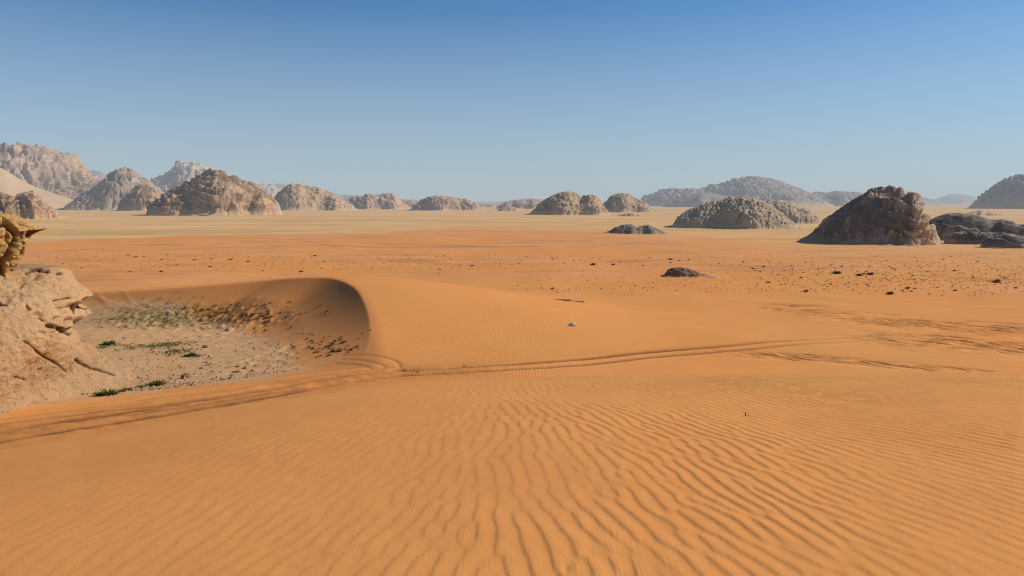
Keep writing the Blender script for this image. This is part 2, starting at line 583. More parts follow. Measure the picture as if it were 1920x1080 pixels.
# ------------------------------------------------------------------ the ground sheet
def build_ground():
    degs = np.concatenate([np.arange(-180, -44, 3.0), np.arange(-44, -36, .35), np.arange(-36, 36.001, .085), np.arange(36.4, 44, .35), np.arange(44, 180, 3.0)])
    az = np.radians(degs)
    rr = [.6, 1.0, 1.4, 1.8, 2.2, 2.5, 2.7]
    r = 2.8
    while r < 30000:
        rr.append(r)
        if r < 14.5:
            r += .019 + max(0, r - 9) * .003
        elif r < 24:
            r += .12
        elif r < 130:
            r *= 1.0034
        elif r < 900:
            r *= 1.012
        else:
            r *= 1.06
    rr = np.array(rr)
    Rm, A = np.meshgrid(rr, az, indexing='ij')
    X, Y = Rm * np.sin(A), Rm * np.cos(A)
    nr, nc = X.shape
    x, y = X.ravel(), Y.ravel()
    r_, a_ = Rm.ravel(), A.ravel()
    z = ground(x, y)
    # --- ripples
    q = np.interp(a_, _ba, _bq)
    rb = np.sqrt(1.6 / q)              # brow
    left = 1 - sstep(-.25, .12, a_)
    f0 = rb * (.50 * left + .93 * (1 - left))
    f1 = rb * (.84 * left + 1.15 * (1 - left))
    am = (1 - sstep(f0, f1, r_)) * (1 - .55 * left) * (1 + .35 * sstep(.1, .4, a_))
    m = (r_ < 17) & (r_ > .5)
    am[m] *= np.clip(.95 + .75 * fbm2(x[m] * .45, y[m] * .45, 4, 51), .15, 1.4)
    rip = np.zeros_like(z)
    rip[m] = ripple(x[m], y[m]) * am[m]
    z = z + rip * .0042
    m2 = r_ < 26
    z[m2] += .004 * fbm2(x[m2] * 2.2, y[m2] * 2.2, 3, 61)
    m3 = r_ < 15
    z[m3] += .0011 * fbm2(x[m3] * 9, y[m3] * 9, 2, 63) * (.4 + .6 * am[m3])
    # --- masks
    n = len(z)
    Z = np.zeros((n, 4))
    ZB = np.zeros((n, 4))
    ZC = np.zeros((n, 4))
    Z[:, 3] = 1
    mid = (r_ > 20) & (r_ < 160) & (np.abs(a_) < 1.1)
    xm, ym = x[mid], y[mid]
    dz = np.zeros(mid.sum())
    dk = np.zeros(mid.sum())

    def rut(pts, off, w, depth, darkness, lump):
        d, par = seg_dist(xm, ym, pts)
        P = np.array([p[:2] for p in pts])
        i = np.clip(par.astype(int), 0, len(P) - 2)
        t = P[i + 1] - P[i]
        t /= np.linalg.norm(t, axis=1)[:, None]
        sd = (xm - P[i, 0]) * t[:, 1] - (ym - P[i, 1]) * t[:, 0]
        ok = d < 4
        s = np.where(ok, sd - off, 99)
        k = np.exp(-(s / w) ** 2)
        berm = np.exp(-((np.abs(s) - 2.0 * w) / (.7 * w)) ** 2)
        nz = perlin2(xm * .7, ym * .7, 91) * lump * .6
        return -depth * k * (1 + nz) + depth * .4 * berm, np.clip(darkness * k * (1 + nz), 0, 1)

    for pts, off, w, dp, dkv, lp in [(TRACK, -.8, .36, .10, 1.0, .35), (TRACK, .8, .32, .10, .95, .35),
                                     (TRACK2, -.5, .26, .08, .8, .8), (TRACK2, .8, .24, .08, .7, .8), (TRACK3, 0, .22, .05, .4, .8)]:
        a, b = rut(pts, off, w, dp, dkv, lp)
        dz += a
        dk = np.maximum(dk, b)
    # the long track is plain on the left and centre and fades out on the right
    fr = 1 - .8 * sstep(8, 26, xm)
    dz *= fr
    dk *= fr
    for p in ARCS:
        d, _ = seg_dist(xm, ym, p)
        k = np.exp(-(d / .14) ** 2)
        dz -= .045 * k
        dk = np.maximum(dk, .30 * k)
    lt = np.zeros_like(dk)
    for p in PATHS:
        d, _ = seg_dist(xm, ym, p)
        k = np.exp(-(d / .22) ** 2)
        dz += .05 * k
        lt = np.maximum(lt, .5 * k)
    # churned strip between the tracks
    dT, _ = seg_dist(xm, ym, TRACK)
    churn = np.exp(-(dT / 2.6) ** 2) * (1 - sstep(-4, 10, xm))
    dk = np.maximum(dk, (.2 + .25 * sstep(0, -9, xm)) * churn * (1 + .5 * perlin2(xm * .9, ym * 2.0, 73)))
    dz += .03 * churn * fbm2(xm * 1.3, ym * 1.9, 3, 71)
    # --- big wind ripples with lumps on the right
    zones = [((1725, 606), 230, 13), ((1830, 648), 190, 22), ((1690, 687), 330, 8), ((1480, 577), 60, 12)]
    big = np.zeros_like(dz)
    rzx = FPX * xm / np.maximum(ym, 1)
    for (cx, cy), sx, sy in zones:
        c = hit(cx, cy)
        cr = math.hypot(c[0], c[1])
        ca = math.atan2(c[0], c[1])
        wa = sx / FPX * .9
        wr = sy * cr * cr / (FPX * max(3, CAMZ - c[2]))
        rm, amm = r_[mid], a_[mid]
        big = np.maximum(big, np.exp(-((amm - ca) / wa) ** 4 - ((rm - cr) / wr) ** 4))
    patch = sstep(-.5, .15, fbm2(xm * .16, ym * .3, 3, 81))
    big *= patch
    th = R(28)
    u = xm * math.sin(th) + ym * math.cos(th)
    ph = u / 1.15 + .9 * fbm2(xm * .22, ym * .22, 3, 83)
    pr = np.abs(ph % 1 - .35)
    wave = 1 - sstep(0, .32, np.minimum(pr, 1 - pr))
    dz += big * (.10 * wave * (1 + .8 * perlin2(xm * .8, ym * .8, 85)))
    # clods and footprints in the hollow
    ins = in_poly(xm, ym, CREST_IN)
    dC, parC = seg_dist(xm, ym, CREST)
    flo = ins * sstep(4, 8, dC)
    hol_c = [hit(a, b)[:2] for a, b in [(440, 600), (600, 650), (700, 655), (520, 590), (330, 590)]]
    clod = np.zeros_like(dz)
    for (cx, cy), w in zip(hol_c, [7, 5, 2.5, 5, 6]):
        clod = np.maximum(clod, np.exp(-((xm - cx) ** 2 + (ym - cy) ** 2) / w ** 2))
    cl = sstep(.12, .5, perlin2(xm * 1.5, ym * 1.1, 95))
    dz += clod * flo * cl * .16
    rel = np.hypot(xm - hol_c[4][0], ym - hol_c[4][1])
    z[mid] += dz
    # gravel floor
    gpoly = [at_z(-300, 800, 3.4), at_z(-20, 770, 3.4), at_z(170, 752, 3.4), at_z(420, 722, 3.3), at_z(560, 700, 3.2), at_z(590, 668, 2.9), at_z(560, 632, 2.3), at_z(470, 600, 1.8),
             at_z(330, 584, 1.4), at_z(150, 582, 1.3), at_z(-300, 590, 1.2)]
    gd, _ = seg_dist(xm, ym, gpoly + gpoly[:1])
    gin = in_poly(xm, ym, gpoly)
    gs = np.where(gin, gd, -gd) + 1.6 * fbm2(xm * .35, ym * .35, 4, 101)
    grav = sstep(-1.0, 2.2, gs)
    Z[mid, 1] = grav * (.82 + .25 * fbm2(xm * .6, ym * .6, 3, 103))
    Z[mid, 2] = np.clip(dk, 0, 1)
    ZC[mid, 0] = big
    Z[mid, 1] = np.maximum(Z[mid, 1], lt * .6)
    # green flush on the floor
    gr = np.zeros_like(dz)
    for (a, b), wx, wy in [((255, 592), 3.6, 1.6), ((330, 600), 3.2, 1.5), ((385, 597), 1.6, .8), ((305, 648), 1.9, 1.2), ((335, 660), 1.4, .8), ((205, 650), 1.2, .6), ((185, 712), 1.6, .7), ((260, 720), 1.3, .5)]:
        cx, cy, _ = hit(a, b)
        gr = np.maximum(gr, np.exp(-(((xm - cx) / wx) ** 2 + ((ym - cy) / (wy * 1.6)) ** 2)))
    ZB[mid, 0] = gr * .85
    # browner tone on the inner slope of the crescent
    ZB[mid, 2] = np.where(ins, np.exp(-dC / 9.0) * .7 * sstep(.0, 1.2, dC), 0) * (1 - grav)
    # pale far plain: a ragged edge
    edge = 290 + 25 * fbm2(x * .012, y * .006, 3, 111) + 30 * sstep(.15, -.1, a_) * 0 - 120 * sstep(.03, .38, a_)
    soft = 12 + 170 * sstep(-.22, -.02, a_)
    Z[:, 0] = sstep(edge - soft * .35, edge + soft, r_) * (.92 + .08 * sstep(300, 900, r_))
    ZB[:, 1] = sstep(95, 140, r_) * (1 - Z[:, 0] * .6) * np.clip(.55 + 1.0 * fbm2(x * .02, y * .03, 3, 121), 0, 1)
    # ripple strength on the middle dune
    al = sstep(33, 38, r_) * (1 - sstep(75, 110, r_)) * (np.abs(a_) < .5)
    ai = np.zeros(n)
    ai[mid] = ins
    ZB[:, 3] = al * (1 - ai) * (1 - Z[:, 2])
    # flat apron towards the horizon
    V = np.stack([x, y, z], 1)
    F = grid_mesh('sand', V, nr, nc, True)
    # cap under the viewer
    c0 = len(V)
    V = np.vstack([V, [[0, 0, CAMZ - 1.6]]])
    Z = np.vstack([Z, [[0, 0, 0, 1]]])
    ZB = np.vstack([ZB, [[0, 0, 0, 0]]])
    ZC = np.vstack([ZC, [[0, 0, 0, 0]]])
    i = np.arange(nc)
    cap = np.stack([np.full(nc, c0), np.roll(i, -1), i, i], 1)
    me = bpy.data.meshes.new('desert_sand')
    me.vertices.add(len(V))
    me.vertices.foreach_set("co", V.astype(np.float32).ravel())
    loops = np.concatenate([F[:, ::-1].ravel(), cap[:, [0, 2, 1]].ravel()]).astype(np.int32)
    starts = np.concatenate([np.arange(len(F)) * 4, len(F) * 4 + np.arange(nc) * 3]).astype(np.int32)
    me.loops.add(len(loops))
    me.loops.foreach_set("vertex_index", loops)
    me.polygons.add(len(starts))
    me.polygons.foreach_set("loop_start", starts)
    me.polygons.foreach_set("use_smooth", np.ones(len(starts), bool))
    me.update(calc_edges=True)
    add_attr(me, 'zone', np.clip(Z, 0, 1))
    add_attr(me, 'zone_b', np.clip(ZB, 0, 1))
    add_attr(me, 'zone_c', np.clip(ZC, 0, 1))
    o = link('sand_ground', me, sand_material())
    tag(o, 'rippled orange desert sand running out to the pale far plain', None, kind='structure')
    return o


build_ground()


# ------------------------------------------------------------------ rock outcrops and mountains
def vnormals(Pg):
    du = np.gradient(Pg, axis=1)
    dv = np.gradient(Pg, axis=0)
    n = np.cross(du, dv)
    n /= np.linalg.norm(n, axis=2)[..., None] + 1e-9
    return n


def outcrop(name, label, cat, sil, d, front, back, mat, seed, nu=220, nv=110, pw=.55, bulge=.06, crag=.05, strata=.03, crack=.0, cell=.35, fx=.85, fz=3.6, tilt=.18, ledge=(-9, -8), sj=1.1, group=None, kind=None, base=None, lean=0.0, bed=.1):
    """a rock whose skyline follows sil (pixels of the photograph, left to right), standing d metres away;
    front and back are the half depths of its footprint"""
    pm = sum(p[0] for p in sil) / len(sil)
    rc = ray(pm, 400)
    az = math.atan2(rc[0], rc[1])
    er = np.array([math.sin(az), math.cos(az), 0])
    et = np.array([math.cos(az), -math.sin(az), 0])
    C = er * d
    zb = gz(C[0], C[1]) if base is None else base
    C[2] = zb
    us, ss = [], []
    for px, py in sil:
        v = ray(px, py)
        t = d / v.dot(er)
        p = v * t
        us.append(p.dot(et))
        ss.append(max(0.0, CAMZ + p[2] - zb))
    us, ss = np.array(us), np.array(ss)
    if name in ('rock_outcrop', 'rock_cone', 'rock_cliff', 'rocky_peak') and 'dark' not in label:
        # low sandy feet running out on both sides
        wd_, top_ = us[-1] - us[0], ss.max()
        ss[0] = max(ss[0], .07 * top_)
        ss[-1] = max(ss[-1], .07 * top_)
        us = np.concatenate([[us[0] - .16 * wd_, us[0] - .07 * wd_], us, [us[-1] + .08 * wd_, us[-1] + .17 * wd_]])
        ss = np.concatenate([[0, .03 * top_], ss, [.03 * top_, 0]])
    H = ss.max()
    u = np.linspace(us[0], us[-1], nu)
    S = np.interp(u, us, ss)
    ker = np.hanning(9)
    ker /= ker.sum()
    S = np.convolve(np.pad(S, 4, mode='edge'), ker, 'valid')
    e = np.minimum((u - u[0]), (u[-1] - u)) / (u[-1] - u[0])
    S = S * sstep(-.004, .02, e)
    ph = np.linspace(-math.pi / 2, math.pi / 2, nv)
    sv, cv = np.sin(ph), np.cos(ph)
    wid = np.clip((S / H), .0, 1) ** .5
    wid = .25 * sstep(0, .06, e) + .75 * wid
    wn = 1 + .22 * perlin2(u / H * .9, np.full(nu, seed * 3.3), seed)
    D = np.where(sv[:, None] < 0, front * 1.3 * (wid * wn)[None, :], back * 1.3 * (wid * wn)[None, :])
    U = np.broadcast_to(u[None, :], (nv, nu))
    Vv = sv[:, None] * D
    tt = np.abs(sv)
    core = np.clip(1 - (tt * 1.32) ** 2, 0, 1) ** pw
    skirt = .15 * np.clip(1 - tt, 0, 1) ** 1.3
    Zz = S[None, :] * np.maximum(core, skirt)[:, None]
    Vv = Vv + lean * Zz
    G = np.stack([U, Vv, Zz], -1)
    n = vnormals(G)
    if n[nv // 2, nu // 2, 2] < 0:
        n = -n
    s = 1.0 / H
    x, y, z = (G[..., i] * s for i in range(3))
    w1 = .25 * fbm3(x * 2, y * 2, z * 2, 3, seed + 40)
    zt = z + tilt * x + .06 * fbm3(x * 1.1, y * 1.1, z * .6, 2, seed + 33)
    disp = crag * 1.25 * fbm3(x * fx + seed, y * fx, zt * fz, 4, seed, .5)
    disp = disp + crag * 1.0 * (fbm3(x * 1.15 + seed, y * 1.15, z * .6, 3, seed + 21, .5, True) - .6)
    if bulge:
        f1, f2 = worley3(x / cell + w1 + seed, y / cell + w1, z / (cell * .75) + w1, seed + 3)
        disp = disp + bulge * .6 * (np.minimum(f2 - f1, .45) / .45 - .5)
        f1, f2 = worley3(x / cell * 2.7 + w1 * 2, y / cell * 2.7 + w1, z / (cell * .5) * 1.6 + w1 * 2, seed + 5)
        disp = disp + bulge * .08 * (np.minimum(f2 - f1, .4) / .4 - .5)
    if strata:
        zz = zt / bed + sj * fbm3(x * .9, y * .9, z * .9, 3, seed + 9) + .25 * x
        f = zz % 1
        disp = disp + 1.5 * strata * sstep(ledge[0], ledge[1], x / (u[-1] - u[0]) * H + .25 * w1) * (np.where(f < .8, f / .8, (1 - f) / .2) - .5)
    if crack:
        rg = fbm3(x * 4.2 + w1, y * 4.2, z * .8, 3, seed + 13, .5, True)
        disp = disp - crack * sstep(.75, 1.5, rg)
    disp = disp * (.35 + .65 * sstep(.05, .2, Zz / H))
    edge = sstep(0, .04, e)[None, :] * sstep(-.02, .12, np.abs(cv))[:, None]
    keep = np.minimum(1, S / (H * .35))[None, :] ** .7
    G = G + n * (disp * H * edge * keep)[..., None]
    G[..., 2] = np.where(np.abs(cv)[:, None] < .02, -H * .06 - .5, G[..., 2] - H * .012)
    G[:, 0, 2] = G[:, -1, 2] = -H * .06 - .5
    W = G[..., 0:1] * et + G[..., 1:2] * er
    W[..., 2] = G[..., 2]
    F = grid_mesh(name, W, nv, nu, False)
    me = raw_mesh(name, W.reshape(-1, 3), F)
    o = link(name, me, mat, loc=C)
    if kind == 'structure':
        o["kind"] = kind
        o["label"] = label
    else:
        tag(o, label, cat, group, kind)
    return o


TAN, TANM, VAR = (.52, .36, .225), (.40, .262, .165), (.135, .10, .078)
m_cliff = rock_material('sandstone_cliff', (.58, .39, .26), (.46, .31, .205), (.19, .14, .105), 190, .5, seed=1)
m_grey = rock_material('grey_scree', (.44, .32, .22), (.34, .25, .175), (.17, .13, .095), 130, .5, False, seed=2, bump=.7)
m_pale = rock_material('pale_peak', (.58, .45, .34), (.46, .35, .26), (.26, .2, .165), 230, .3, seed=3)
m_brown = rock_material('brown_sandstone', (.56, .35, .20), (.41, .25, .145), (.13, .09, .064), 55, .66, seed=4)
m_tan = rock_material('tan_sandstone', (.57, .375, .22), (.43, .275, .16), (.19, .13, .092), 40, .5, seed=5)
m_pink = rock_material('pinkish_sandstone', (.54, .355, .245), (.41, .265, .185), (.21, .15, .118), 35, .35, seed=6)
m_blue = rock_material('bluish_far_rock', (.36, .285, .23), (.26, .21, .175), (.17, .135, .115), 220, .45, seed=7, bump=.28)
m_pitted = rock_material('pitted_tan_rock', (.54, .41, .27), (.42, .315, .205), (.19, .145, .10), 17, .38, False, seed=8, bump=1.4)
m_dark = rock_material('dark_varnished_rock', (.56, .39, .255), (.29, .205, .145), (.112, .083, .066), 21, .8, seed=9, bump=.8, top=.55, foot_sand=.3, lit_side=(-2, 11))
m_low = rock_material('dark_low_rock', (.40, .29, .20), (.20, .15, .115), (.10, .078, .064), 12, .72, seed=10, bump=.4, top=.35, foot_sand=.3)

# ---- left group, far to near
outcrop('rock_ridge', 'faint blue ridge just right of the tall cliff at far left', 'mountain',
        [(120, 378), (150, 322), (170, 318), (188, 321), (205, 334), (240, 352), (300, 378)], 4200, 300, 300, m_blue, 3, 120, 60)
outcrop('rocky_peak', 'pale hazy flat topped peak behind the brown rock mass on the left', 'mountain',
        [(255, 380), (285, 341), (300, 330), (318, 322), (326, 312), (338, 304), (352, 303), (366, 305), (380, 306), (392, 314), (405, 330), (440, 345), (480, 360), (540, 385)],
        3000, 300, 300, m_pale, 5, 200, 90, strata=.035, crack=.06, cell=.45)
outcrop('rock_ridge', 'small pale mesa between brown rock mass and the next tan outcrop', 'mountain',
        [(455, 388), (472, 347), (478, 344), (510, 346), (524, 354), (540, 372), (560, 388)], 2300, 90, 120, m_pale, 6, 110, 60, crack=.05)
outcrop('rock_ridge', 'thin blue ridge low on the horizon behind tan outcrops left of centre', 'mountain',
        [(490, 386), (512, 346), (530, 346), (545, 352), (600, 362), (640, 366), (680, 369), (720, 368), (760, 375), (800, 378), (850, 380), (900, 384)], 5200, 300, 300, m_blue, 8, 200, 50)
outcrop('rock_cliff', 'tall banded cliff mountain at the far left edge', 'mountain',
        [(-190, 372), (-150, 300), (-90, 278), (-30, 276), (0, 276), (30, 274), (58, 273), (78, 275), (92, 285), (112, 288), (132, 292), (146, 304), (158, 316), (168, 330), (182, 342), (200, 360), (225, 386)],
        2300, 190, 300, m_cliff, 11, 320, 150, .30, .02, .06, .04, .09, .3, fx=4.5, fz=1.6, tilt=.05)
outcrop('rock_outcrop', 'long low rocky spur at the foot of the tall cliff', 'rock outcrop',
        [(60, 386), (90, 362), (120, 352), (150, 346), (178, 340), (200, 345), (230, 360), (260, 384)], 1950, 70, 90, m_tan, 12, 150, 70)
outcrop('rock_cone', 'grey conical hill with dark summit between cliff and brown rock mass', 'hill',
        [(118, 386), (150, 368), (176, 352), (200, 330), (216, 319), (232, 315), (246, 317), (262, 328), (276, 336), (290, 348), (306, 362), (330, 388)],
        1600, 150, 130, m_grey, 14, 200, 110, .85, .03, .03, .012, .05, .5)
outcrop('rock_outcrop', 'rugged brown foot rocks in front of the grey conical hill', 'rock outcrop',
        [(224, 388), (236, 371), (250, 356), (262, 349), (276, 350), (290, 356), (300, 366), (316, 386)], 1380, 40, 50, m_brown, 15, 140, 80, .35, .07, .07, .05, .08)
outcrop('rock_outcrop', 'broad brown rock mass with dark shaded hollows, largest left of centre', 'rock outcrop',
        [(272, 398), (290, 380), (304, 366), (322, 353), (345, 347), (360, 340), (374, 329), (388, 322), (402, 321), (420, 326), (436, 334), (450, 342), (470, 345), (484, 352), (496, 364), (510, 376), (530, 397)],
        860, 62, 80, m_brown, 17, 320, 160, .72, .03, .075, .05, .03, .4, bed=.12)
outcrop('rock_outcrop', 'low split rock with vertical clefts at the left edge above the mushroom rock', 'rock outcrop',
        [(-120, 402), (-90, 372), (-40, 362), (-6, 361), (12, 366), (28, 369), (38, 366), (48, 358), (62, 360), (72, 370), (84, 384), (96, 390), (106, 396), (124, 405)],
        700, 30, 30, m_brown, 19, 220, 110, .3, .05, .08, .045, .18, .4, fx=3, fz=1.5)
outcrop('rock_outcrop', 'tan outcrop with a grey shaded face, right of the brown rock mass', 'rock outcrop',
        [(508, 390), (520, 366), (532, 354), (548, 347), (562, 347), (580, 352), (598, 354), (606, 360), (626, 364), (640, 374), (650, 380), (668, 391)],
        1350, 70, 90, m_tan, 21, 220, 110, .7, .03, .07, .04, .04)
outcrop('rock_outcrop', 'pinkish low outcrop with stepped top, left of the horizon gap', 'rock outcrop',
        [(640, 391), (652, 376), (664, 369), (682, 368), (688, 365), (710, 366), (716, 364), (738, 364), (746, 372), (752, 380), (772, 391)],
        1600, 60, 80, m_pink, 23, 200, 90, .6, .02, .07, .06, .04, bed=.2)
outcrop('rock_outcrop', 'greyish pink low outcrop sloping down to the right beside the horizon gap', 'rock outcrop',
        [(770, 392), (786, 380), (800, 371), (814, 368), (840, 369), (862, 372), (880, 376), (892, 380), (900, 386), (912, 394)],
        1300, 40, 60, m_pink, 25, 200, 90, .6, .02, .07, .06, .04, bed=.2)
outcrop('rock_ridge', 'faint low tan ridge linking the outcrops left of the horizon gap', 'mountain',
        [(600, 388), (640, 379), (680, 376), (720, 373), (758, 375), (800, 377), (840, 380), (880, 383), (905, 389)], 2500, 60, 80, m_pink, 81, 160, 50)
outcrop('rock_ridge', 'faint low tan ridge across the horizon gap left of centre', 'mountain',
        [(866, 390), (890, 384), (918, 382), (940, 384), (965, 380), (1000, 381), (1020, 384), (1040, 390)], 2300, 40, 60, m_pink, 83, 140, 40)
outcrop('rock_outcrop', 'very low mauve rocks between the two pinkish outcrops', 'rock outcrop',
        [(744, 389), (756, 378), (770, 375), (786, 377), (800, 389)], 1900, 30, 50, m_pink, 27, 80, 40)
# ---- centre, far to near
outcrop('rock_ridge', 'dim blue ridge on the horizon in the gap left of centre', 'mountain',
        [(860, 386), (885, 380), (905, 378), (930, 380), (955, 376), (990, 372), (1030, 376), (1080, 388)], 5600, 200, 200, m_blue, 31, 160, 40)
outcrop('rock_outcrop', 'low hazy rock ridge left of the two humped outcrops', 'rock outcrop',
        [(930, 390), (948, 380), (962, 377), (975, 374), (986, 375), (1000, 373), (1016, 374), (1030, 380), (1050, 392)], 1700, 40, 60, m_pink, 33, 150, 60)
outcrop('boulder', 'tiny flat rock pile on the plain below the low hazy ridge', 'rock',
        [(932, 394), (942, 389), (956, 387), (968, 389), (976, 394)], 1200, 12, 12, m_pink, 34, 60, 30)
outcrop('rock_outcrop', 'pale rounded hump just right of the two humped outcrops', 'rock outcrop',
        [(1118, 399), (1130, 384), (1142, 372), (1152, 365), (1164, 362), (1178, 363), (1190, 370), (1202, 374), (1212, 382), (1226, 392), (1244, 400)],
        1050, 40, 60, m_tan, 36, 180, 90, .65, .05, .05, .03, .04)
outcrop('rock_outcrop', 'two humped tan outcrop near the centre of the horizon', 'rock outcrop',
        [(994, 403), (1006, 388), (1020, 376), (1034, 367), (1048, 363), (1066, 361), (1080, 364), (1088, 371), (1096, 369), (1104, 366), (1118, 369), (1128, 378), (1134, 388), (1142, 404)],
        820, 36, 50, m_tan, 38, 260, 130, .6, .06, .05, .03, .04, .3)
outcrop('boulder', 'small flat rocks at the foot of the pale rounded hump', 'rock',
        [(1158, 404), (1170, 401), (1184, 399), (1196, 401), (1206, 405)], 720, 6, 6, m_tan, 39, 60, 30)
# ---- right, far to near
outcrop('rock_ridge', 'palest blue mountain on the far horizon at right', 'mountain',
        [(1700, 388), (1740, 377), (1762, 371), (1776, 366), (1790, 364), (1806, 365), (1820, 368), (1845, 378), (1880, 388)], 9500, 400, 400, m_blue, 41, 120, 40)
outcrop('rock_ridge', 'blue ridge right behind the dark dome, below the palest mountain', 'mountain',
        [(1650, 388), (1690, 368), (1712, 367), (1730, 370), (1752, 376), (1780, 384), (1810, 390)], 5600, 200, 200, m_blue, 42, 120, 50)
outcrop('rock_ridge', 'hazy jagged ridge left behind the dark dome', 'mountain',
        [(1440, 390), (1480, 372), (1510, 366), (1530, 360), (1550, 361), (1566, 359), (1590, 360), (1610, 361), (1640, 366), (1690, 388)], 3400, 160, 200, m_blue, 43, 200, 80, crack=.06)
outcrop('rock_massif', 'broad bluish massif with a rounded summit right of centre', 'mountain',
        [(1190, 392), (1206, 372), (1225, 364), (1242, 356), (1258, 353), (1285, 354), (1310, 354), (1335, 348), (1356, 343), (1375, 337), (1392, 334), (1414, 333), (1438, 334), (1458, 340), (1478, 347), (1500, 356), (1520, 364), (1545, 378), (1570, 390)],
        3300, 330, 350, m_blue, 45, 340, 160, .6, .006, .05, .03, .05, .35, fx=.8, fz=4)
outcrop('rock_ridge', 'lower blue foothills in front of the broad massif', 'mountain',
        [(1240, 392), (1270, 374), (1300, 364), (1316, 361), (1350, 366), (1400, 372), (1450, 378), (1500, 392)], 2500, 100, 120, m_blue, 46, 200, 70, bulge=.006, crag=.035)
outcrop('rock_outcrop', 'olive tan rock hump behind the pitted tan outcrop', 'rock outcrop',
        [(1400, 416), (1420, 388), (1440, 377), (1462, 375), (1482, 376), (1500, 386), (1516, 393), (1530, 403), (1544, 415)], 500, 22, 26, m_pitted, 48, 180, 90, .65, .04, .05, .02, .04)
outcrop('rock_outcrop', 'pitted tan outcrop like a long loaf, right of centre on the pale plain', 'rock outcrop',
        [(1262, 422), (1272, 406), (1284, 398), (1300, 391), (1316, 383), (1338, 378), (1356, 374), (1372, 370), (1394, 368), (1412, 371), (1430, 377), (1444, 382), (1456, 392), (1468, 402), (1480, 412), (1494, 421)],
        395, 22, 24, m_pitted, 50, 340, 170, .66, .07, .032, .0, .03, .12, fx=1.6, fz=3)
outcrop('boulder', 'flat dark rock pair low on the plain in front of the pitted outcrop', 'rock',
        [(1130, 438), (1146, 432), (1158, 424), (1170, 421), (1184, 421), (1194, 426), (1204, 423), (1216, 421), (1228, 427), (1240, 433), (1256, 438)],
        305, 7, 7, m_low, 52, 180, 80, .6, .08, .04, .05, .0, .8, bed=.4)
outcrop('rock_massif', 'steep hazy blue mountain cut off by the right edge', 'mountain',
        [(1790, 410), (1815, 390), (1832, 374), (1846, 360), (1862, 350), (1878, 341), (1894, 334), (1910, 329), (1930, 327), (1970, 330), (2030, 345), (2100, 380), (2140, 408)],
        2100, 150, 180, m_blue, 54, 260, 140, .55, .006, .035, .045, .05, fx=.8, fz=4)
outcrop('rock_outcrop', 'low grey shelf rocks at the foot of the hazy mountain at right', 'rock outcrop',
        [(1800, 412), (1820, 398), (1840, 393), (1870, 398), (1900, 404), (1950, 402), (2010, 412)], 900, 40, 40, m_blue, 55, 150, 60)
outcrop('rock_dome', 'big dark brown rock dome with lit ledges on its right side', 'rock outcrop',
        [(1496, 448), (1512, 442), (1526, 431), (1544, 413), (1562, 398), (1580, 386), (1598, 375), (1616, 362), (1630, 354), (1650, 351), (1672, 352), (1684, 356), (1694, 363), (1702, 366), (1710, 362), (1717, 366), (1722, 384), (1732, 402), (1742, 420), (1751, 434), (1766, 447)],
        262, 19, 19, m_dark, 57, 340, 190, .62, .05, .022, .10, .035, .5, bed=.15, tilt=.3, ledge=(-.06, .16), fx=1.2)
outcrop('rock_outcrop', 'long low dark ledge of rock right beside the big dome', 'rock outcrop',
        [(1728, 438), (1742, 410), (1758, 406), (1780, 402), (1806, 399), (1824, 401), (1840, 408), (1858, 414), (1880, 413), (1900, 416), (1930, 420), (1970, 424), (2010, 440)],
        290, 13, 13, m_low, 59, 300, 110, .75, .015, .008, .085, .0, 1.4, fx=.35, fz=3, bed=.42, tilt=.07, sj=.45)
outcrop('boulder', 'flat dark rock in front of the low ledge at the right edge', 'rock',
        [(1838, 455), (1850, 445), (1870, 440), (1892, 438), (1906, 442), (1925, 446), (1960, 456)], 245, 5, 5, m_low, 61, 140, 60, .75, .015, .008, .07, .0, 1.4, fx=.35, bed=.55, sj=.4)
outcrop('boulder', 'thin pale slab of rock below the low dark ledge', 'rock',
        [(1770, 443), (1790, 437), (1820, 434), (1850, 435), (1880, 436), (1910, 443)], 262, 4, 4, m_low, 62, 140, 50, .6, .05, .03, .08, .0, .9, bed=.45)
outcrop('boulder', 'lone dark brown rock with a sand tail on the orange plain', 'rock',
        [(1244, 520), (1247, 512), (1252, 506), (1262, 503), (1276, 502), (1288, 503), (1298, 507), (1308, 512), (1326, 516), (1350, 522)],
        126, 2.2, 2.2, rock_material('brown_boulder', (.30, .17, .09), (.20, .115, .065), (.10, .06, .045), 2, .55, seed=12), 64, 160, 80, .45, .10, .09, .03, .0, .7)
# blown sand slope against the cliff
m_slope = NT('blown_sand_slope')
_g = m_slope.n('ShaderNodeNewGeometry')
_c = m_slope.ramp(m_slope.noise(_g.outputs['Position'], .006, 5, .6), [(.3, (.50, .33, .18)), (.7, (.62, .43, .25))])
m_slope = m_slope.finish(_c, None, .95, True, .05)
outcrop('sand_hill', 'smooth pale sand slope banked against the tall cliff', 'sand hill',
        [(-260, 392), (-120, 330), (-60, 312), (-20, 308), (10, 318), (30, 332), (60, 348), (100, 362), (140, 374), (180, 392)], 1750, 160, 200, m_slope, 71, 160, 80, .6, 0, .012, 0, 0, kind='structure')


